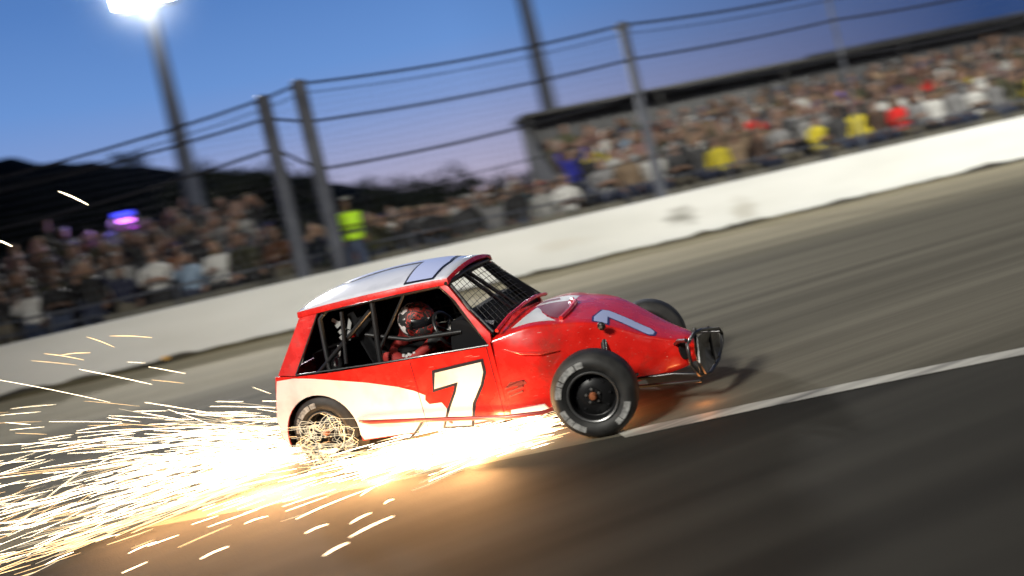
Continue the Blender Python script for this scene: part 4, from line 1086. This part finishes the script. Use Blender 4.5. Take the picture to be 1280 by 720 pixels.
# curls of sparks thrown round inside the rear wheel
for k in range(60):
    c_=CW(-1.19,-.62,.24); a=random.uniform(0,2*PI); rr=random.uniform(.05,.24); span=random.uniform(.5,1.8); pts=[]
    for j in range(9):
        aa=a+span*j/8; r_=rr*(1+.25*math.sin(j*1.1+k)); 
        pts.append(CW(-1.19+r_*math.cos(aa),-.612-random.uniform(0,.012),max(.02,.22+r_*.8*math.sin(aa))))
    plume.tube(pts,random.uniform(.0012,.0024),4,mi=2 if k%3 else 1)
for k in range(26):
    z=random.uniform(.02,.40); x0=random.uniform(-1.45,-1.0); pts=[CW(x0+.12*j-.1,-.635,z-.012*j+.01*math.sin(k+j)) for j in range(4)]
    plume.tube(pts,.0014,4,mi=2 if z>.15 else 1)
po=plume.build('spark_plume',[spm,spo,spd],fixn=False); 
tag(po,'dense plume of white-hot sparks streaming back from under the race car','sparks',kind='stuff')
# separate sparks that stand apart from the plume
def one(px0,py0,px1,py1,D,label,r=.0045,orange=False):
    a=ray(px0,py0)*D; b_=ray(px1,py1)*(D+.05)
    for p in(a,b_):
        g_=groundz(p)+.01
        if p.z<g_:      # rest on the ground along the view ray
            pass
    m=MB(); mid=a.lerp(b_,.5)+Vector((0,0,.006)); c0=Vector(a)
    m.tube([a-c0,a.lerp(b_,.25)+Vector((0,0,.004))-c0,mid-c0,a.lerp(b_,.75)+Vector((0,0,.004))-c0,b_-c0],r,5,taper=[.3,.9,1,.9,.4])
    o=m.build('spark',spo if orange else spm,fixn=False); o.location=c0; tag(o,label,'spark','single sparks flying clear of the plume')
def gd(px,py):  # distance a little in front of the ground hit
    s,u=hit_ground(px,py); return xy(s,u).y*.985
one(73,239,110,256,6.5,'single spark streaking high in front of the dark hill')
one(-8,299,15,308,6.5,'single spark cut by the left picture edge below the dark hill')
for i,(q,l_) in enumerate((((108,421,143,434),'short spark falling across the white barrier, left of centre of the spray'),((137,420,190,422),'long flat spark across the white barrier above the amber marker'),((55,442,105,450),'faint spark low on the white barrier near the left edge'),
 ((75,444,113,441),'pale spark beside the faint one low on the white barrier'))):
    one(*q,7.2,l_,.0028,orange=True)
for q,l_ in (((250,699,286,683),'bright spark over the tarmac below the plume, nearest the bottom edge'),((404,695,436,678),'long bright spark lowest under the car'),((436,672,492,645),'spark trailing up right from the lowest bright one under the car'),
 ((381,667,410,655),'small spark between the rear wheel and the lowest bright spark'),((437,655,464,641),'short spark just right of the small one under the car'),((370,649,432,622),'thin spark slanting down left below the rear wheel'),((450,620,478,604),'small spark right under the glow beneath the door'),
 ((160,692,196,677),'short spark under the plume, in the orange-lit tarmac at the lower left'),((480,630,492,624),'tiny spark on the lit tarmac under the number seven'),((56,706,92,690),'short spark at the bottom left corner of the tarmac'),((120,676,150,668),'tiny orange spark just above the bottom left corner'),((305,655,335,645),'faint orange spark left under the rear wheel')):
    one(*q,min(gd(q[0],q[1]),gd(q[2],q[3]))-.08,l_,.0029)

# emission-only volumes added to draw the camera bloom of the sparks
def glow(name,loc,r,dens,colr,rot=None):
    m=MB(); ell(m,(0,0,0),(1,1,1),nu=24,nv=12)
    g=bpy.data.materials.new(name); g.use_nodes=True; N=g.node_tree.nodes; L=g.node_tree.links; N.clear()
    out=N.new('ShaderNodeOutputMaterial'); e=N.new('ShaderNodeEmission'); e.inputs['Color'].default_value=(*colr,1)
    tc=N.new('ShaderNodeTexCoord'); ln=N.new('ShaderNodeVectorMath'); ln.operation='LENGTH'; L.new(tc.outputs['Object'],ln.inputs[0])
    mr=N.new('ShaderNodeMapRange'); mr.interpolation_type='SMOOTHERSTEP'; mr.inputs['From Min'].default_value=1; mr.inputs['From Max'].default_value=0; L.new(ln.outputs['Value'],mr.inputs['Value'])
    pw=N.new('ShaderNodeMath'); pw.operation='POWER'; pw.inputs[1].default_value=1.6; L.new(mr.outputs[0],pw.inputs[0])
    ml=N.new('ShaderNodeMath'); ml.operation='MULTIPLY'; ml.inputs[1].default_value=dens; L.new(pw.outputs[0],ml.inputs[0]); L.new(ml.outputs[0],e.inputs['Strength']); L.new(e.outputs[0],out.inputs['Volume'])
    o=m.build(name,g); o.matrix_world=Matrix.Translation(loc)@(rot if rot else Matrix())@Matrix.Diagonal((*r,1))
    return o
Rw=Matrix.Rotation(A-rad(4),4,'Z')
g1=glow('spark_bloom',CW(-1.85,-.55,.10),(.60,.24,.18),8,(1,.66,.33),Rw@Matrix.Rotation(rad(3),4,'Y'))
tag(g1,'added cloud of bloom from the sparks trailing behind the scraping rear wheel','glowing smoke',kind='stuff')
g2=glow('spark_bloom',CW(-.05,-.80,.06),(1.05,.26,.20),26,(1,.72,.42),CM.to_3x3().to_4x4())
tag(g2,'added flat band of bloom from the sparks along the sill under the numbered door','glowing smoke',kind='stuff')

# ================================================================== LIGHT
SPK=(1,.52,.19)
lamp('spark_light_rear','POINT',CW(-1.75,-.62,.10),35,SPK,shadow_soft_size=.12)
lamp('spark_light_trail','POINT',CW(-2.2,-.75,.18),22,SPK,shadow_soft_size=.2)
lamp('spark_light_trail_far','POINT',CW(-3.0,-.4,.2),8,SPK,shadow_soft_size=.2)
lamp('spark_light_sill','POINT',CW(-.55,-1.0,.09),55,SPK,shadow_soft_size=.1)
lamp('spark_light_front','POINT',CW(.15,-.95,.08),45,SPK,shadow_soft_size=.08)
lamp('spark_light_under','POINT',CW(-.5,-.3,.09),60,SPK,shadow_soft_size=.08)
lamp('spark_light_wheel','POINT',CW(.95,-.45,.05),12,SPK,shadow_soft_size=.04)
lamp('spark_light_nose','POINT',CW(1.66,-.42,.08),1.2,(1,.35,.10),shadow_soft_size=.05)
def strip(name,loc,aim,e,sx_,sy_,xdir):
    l=bpy.data.lights.new(name,'AREA'); l.shape='RECTANGLE'; l.size=sx_; l.size_y=sy_; l.energy=e; l.color=(1,.50,.20); o=link(bpy.data.objects.new(name,l))
    z=(Vector(loc)-Vector(aim)).normalized(); x=(Vector(xdir)-z*Vector(xdir).dot(z)).normalized(); y=z.cross(x)
    o.matrix_world=Matrix(((x.x,y.x,z.x,loc[0]),(x.y,y.y,z.y,loc[1]),(x.z,y.z,z.z,loc[2]),(0,0,0,1)))
strip('spark_glow_sill',CW(-.75,-.95,.20),CW(-1.0,-2.6,-.0),170,2.4,.12,CM.to_3x3()@Vector((1,0,0)))
p_=CW(-1.9,-1.0,.2); strip('spark_glow_trail',p_,p_+nl*1.6-Vector((0,0,.55)),85,1.8,.15,wv)
# track floodlights (towers behind the photographer) and the tower in view
lamp('flood_infield','AREA',(-11,-6,10),740,(1,.97,.88),shape='DISK',size=4.0,spread=rad(66),aim=(1.5,8.5,-.6))
lamp('flood_straight','AREA',(24,-4,14),1500,(1,.97,.87),shape='DISK',size=2.2,spread=rad(72),aim=(11,19,1))
lamp('flood_tower','AREA',tuple(tw.location+Vector((0,-1.3,ray(186,14).z*30-OZ+.3))),1500,(1,.97,.92),shape='DISK',size=1.6,spread=rad(100),aim=(2,12,0))
sun=bpy.data.lights.new('dusk_sun','SUN'); sun.energy=.05; sun.angle=rad(10); sun.color=(1,.8,.7); so_=link(bpy.data.objects.new('dusk_sun',sun)); so_.rotation_euler=(rad(80),0,rad(60))
# scattering ball added to draw the lens bloom round the lamp head
hz=bpy.data.materials.new('lamp_bloom'); hz.use_nodes=True; N=hz.node_tree.nodes; L=hz.node_tree.links; N.clear()
out=N.new('ShaderNodeOutputMaterial'); vs2=N.new('ShaderNodeVolumeScatter'); vs2.inputs['Color'].default_value=(.85,.93,1,1); vs2.inputs['Anisotropy'].default_value=0
tc=N.new('ShaderNodeTexCoord'); ln=N.new('ShaderNodeVectorMath'); ln.operation='LENGTH'; L.new(tc.outputs['Object'],ln.inputs[0])
mr=N.new('ShaderNodeMapRange'); mr.interpolation_type='SMOOTHERSTEP'; mr.inputs['From Min'].default_value=1; mr.inputs['From Max'].default_value=0; mr.inputs['To Max'].default_value=.028; L.new(ln.outputs['Value'],mr.inputs['Value']); L.new(mr.outputs[0],vs2.inputs['Density']); L.new(vs2.outputs[0],out.inputs['Volume'])
lh=tw.location+Vector((0,-.5,ray(186,14).z*30-OZ+.4))
m=MB(); ell(m,(0,0,0),(1,1,1),nu=24,nv=12); mo=m.build('lamp_bloom',hz); mo.location=lh+Vector((0,-.6,0)); mo.scale=(2.9,2.9,2.9)
tag(mo,'pale bloom added round the burning lamps of the left floodlight tower','mist',kind='stuff')
lamp('lamp_head_light','POINT',tuple(lh+Vector((0,-.7,.05))),330,(.85,.93,1),shadow_soft_size=.5)
# dusk sky
w=bpy.data.worlds.new('World'); sc.world=w; w.use_nodes=True; N=w.node_tree.nodes; L=w.node_tree.links
bg=N['Background']; tc=N.new('ShaderNodeTexCoord'); sx=N.new('ShaderNodeSeparateXYZ'); L.new(tc.outputs['Generated'],sx.inputs[0])
r=ramp(N,[(0,(.06,.05,.06)),(.02,(.40,.30,.38)),(.09,(.50,.42,.52)),(.15,(.35,.37,.58)),(.20,(.21,.32,.63)),(.25,(.135,.285,.64)),(.33,(.085,.21,.53)),(.5,(.04,.12,.34)),(.8,(.015,.04,.14))])
L.new(sx.outputs['Z'],r.inputs[0])
# the afterglow lies to the left; the sky darkens to the right
az=N.new('ShaderNodeMapRange'); az.inputs['From Min'].default_value=.0; az.inputs['From Max'].default_value=.46; L.new(sx.outputs['X'],az.inputs['Value'])
mx=N.new('ShaderNodeMix'); mx.data_type='RGBA'; L.new(az.outputs[0],mx.inputs[0]); L.new(r.outputs[0],mx.inputs[6]); mx.inputs[7].default_value=(.022,.06,.19,1)
vm=N.new('ShaderNodeVectorMath'); vm.operation='SCALE'; L.new(mx.outputs[2],vm.inputs[0]); 
fy=N.new('ShaderNodeMapRange'); fy.interpolation_type='SMOOTHSTEP'; fy.inputs['From Min'].default_value=-.1; fy.inputs['From Max'].default_value=.75; fy.inputs['To Min'].default_value=.10; fy.inputs['To Max'].default_value=1.0; L.new(sx.outputs['Y'],fy.inputs['Value']); L.new(fy.outputs[0],vm.inputs['Scale'])
sky=N.new('ShaderNodeTexSky'); sky.sky_type='NISHITA'; sky.sun_disc=False; sky.sun_elevation=rad(-3); sky.sun_rotation=rad(-60)
ad=N.new('ShaderNodeVectorMath'); ad.operation='MULTIPLY_ADD'; ad.inputs[1].default_value=(.06,.06,.06); L.new(sky.outputs[0],ad.inputs[0]); L.new(vm.outputs[0],ad.inputs[2])
L.new(ad.outputs[0],bg.inputs['Color']); bg.inputs['Strength'].default_value=1.0
# ------------------------------------------------------------------ render settings
vs_=sc.view_settings; vs_.view_transform='Standard'; vs_.look='None'; vs_.gamma=1; vs_.exposure=0
cy=sc.cycles; cy.use_denoising=True; cy.max_bounces=5; cy.diffuse_bounces=2; cy.glossy_bounces=3; cy.transparent_max_bounces=6; cy.volume_bounces=0; cy.sample_clamp_indirect=6
cy.volume_step_rate=1.0; cy.volume_max_steps=64; cy.use_adaptive_sampling=True; cy.adaptive_threshold=.02
cy.caustics_reflective=False; cy.caustics_refractive=False
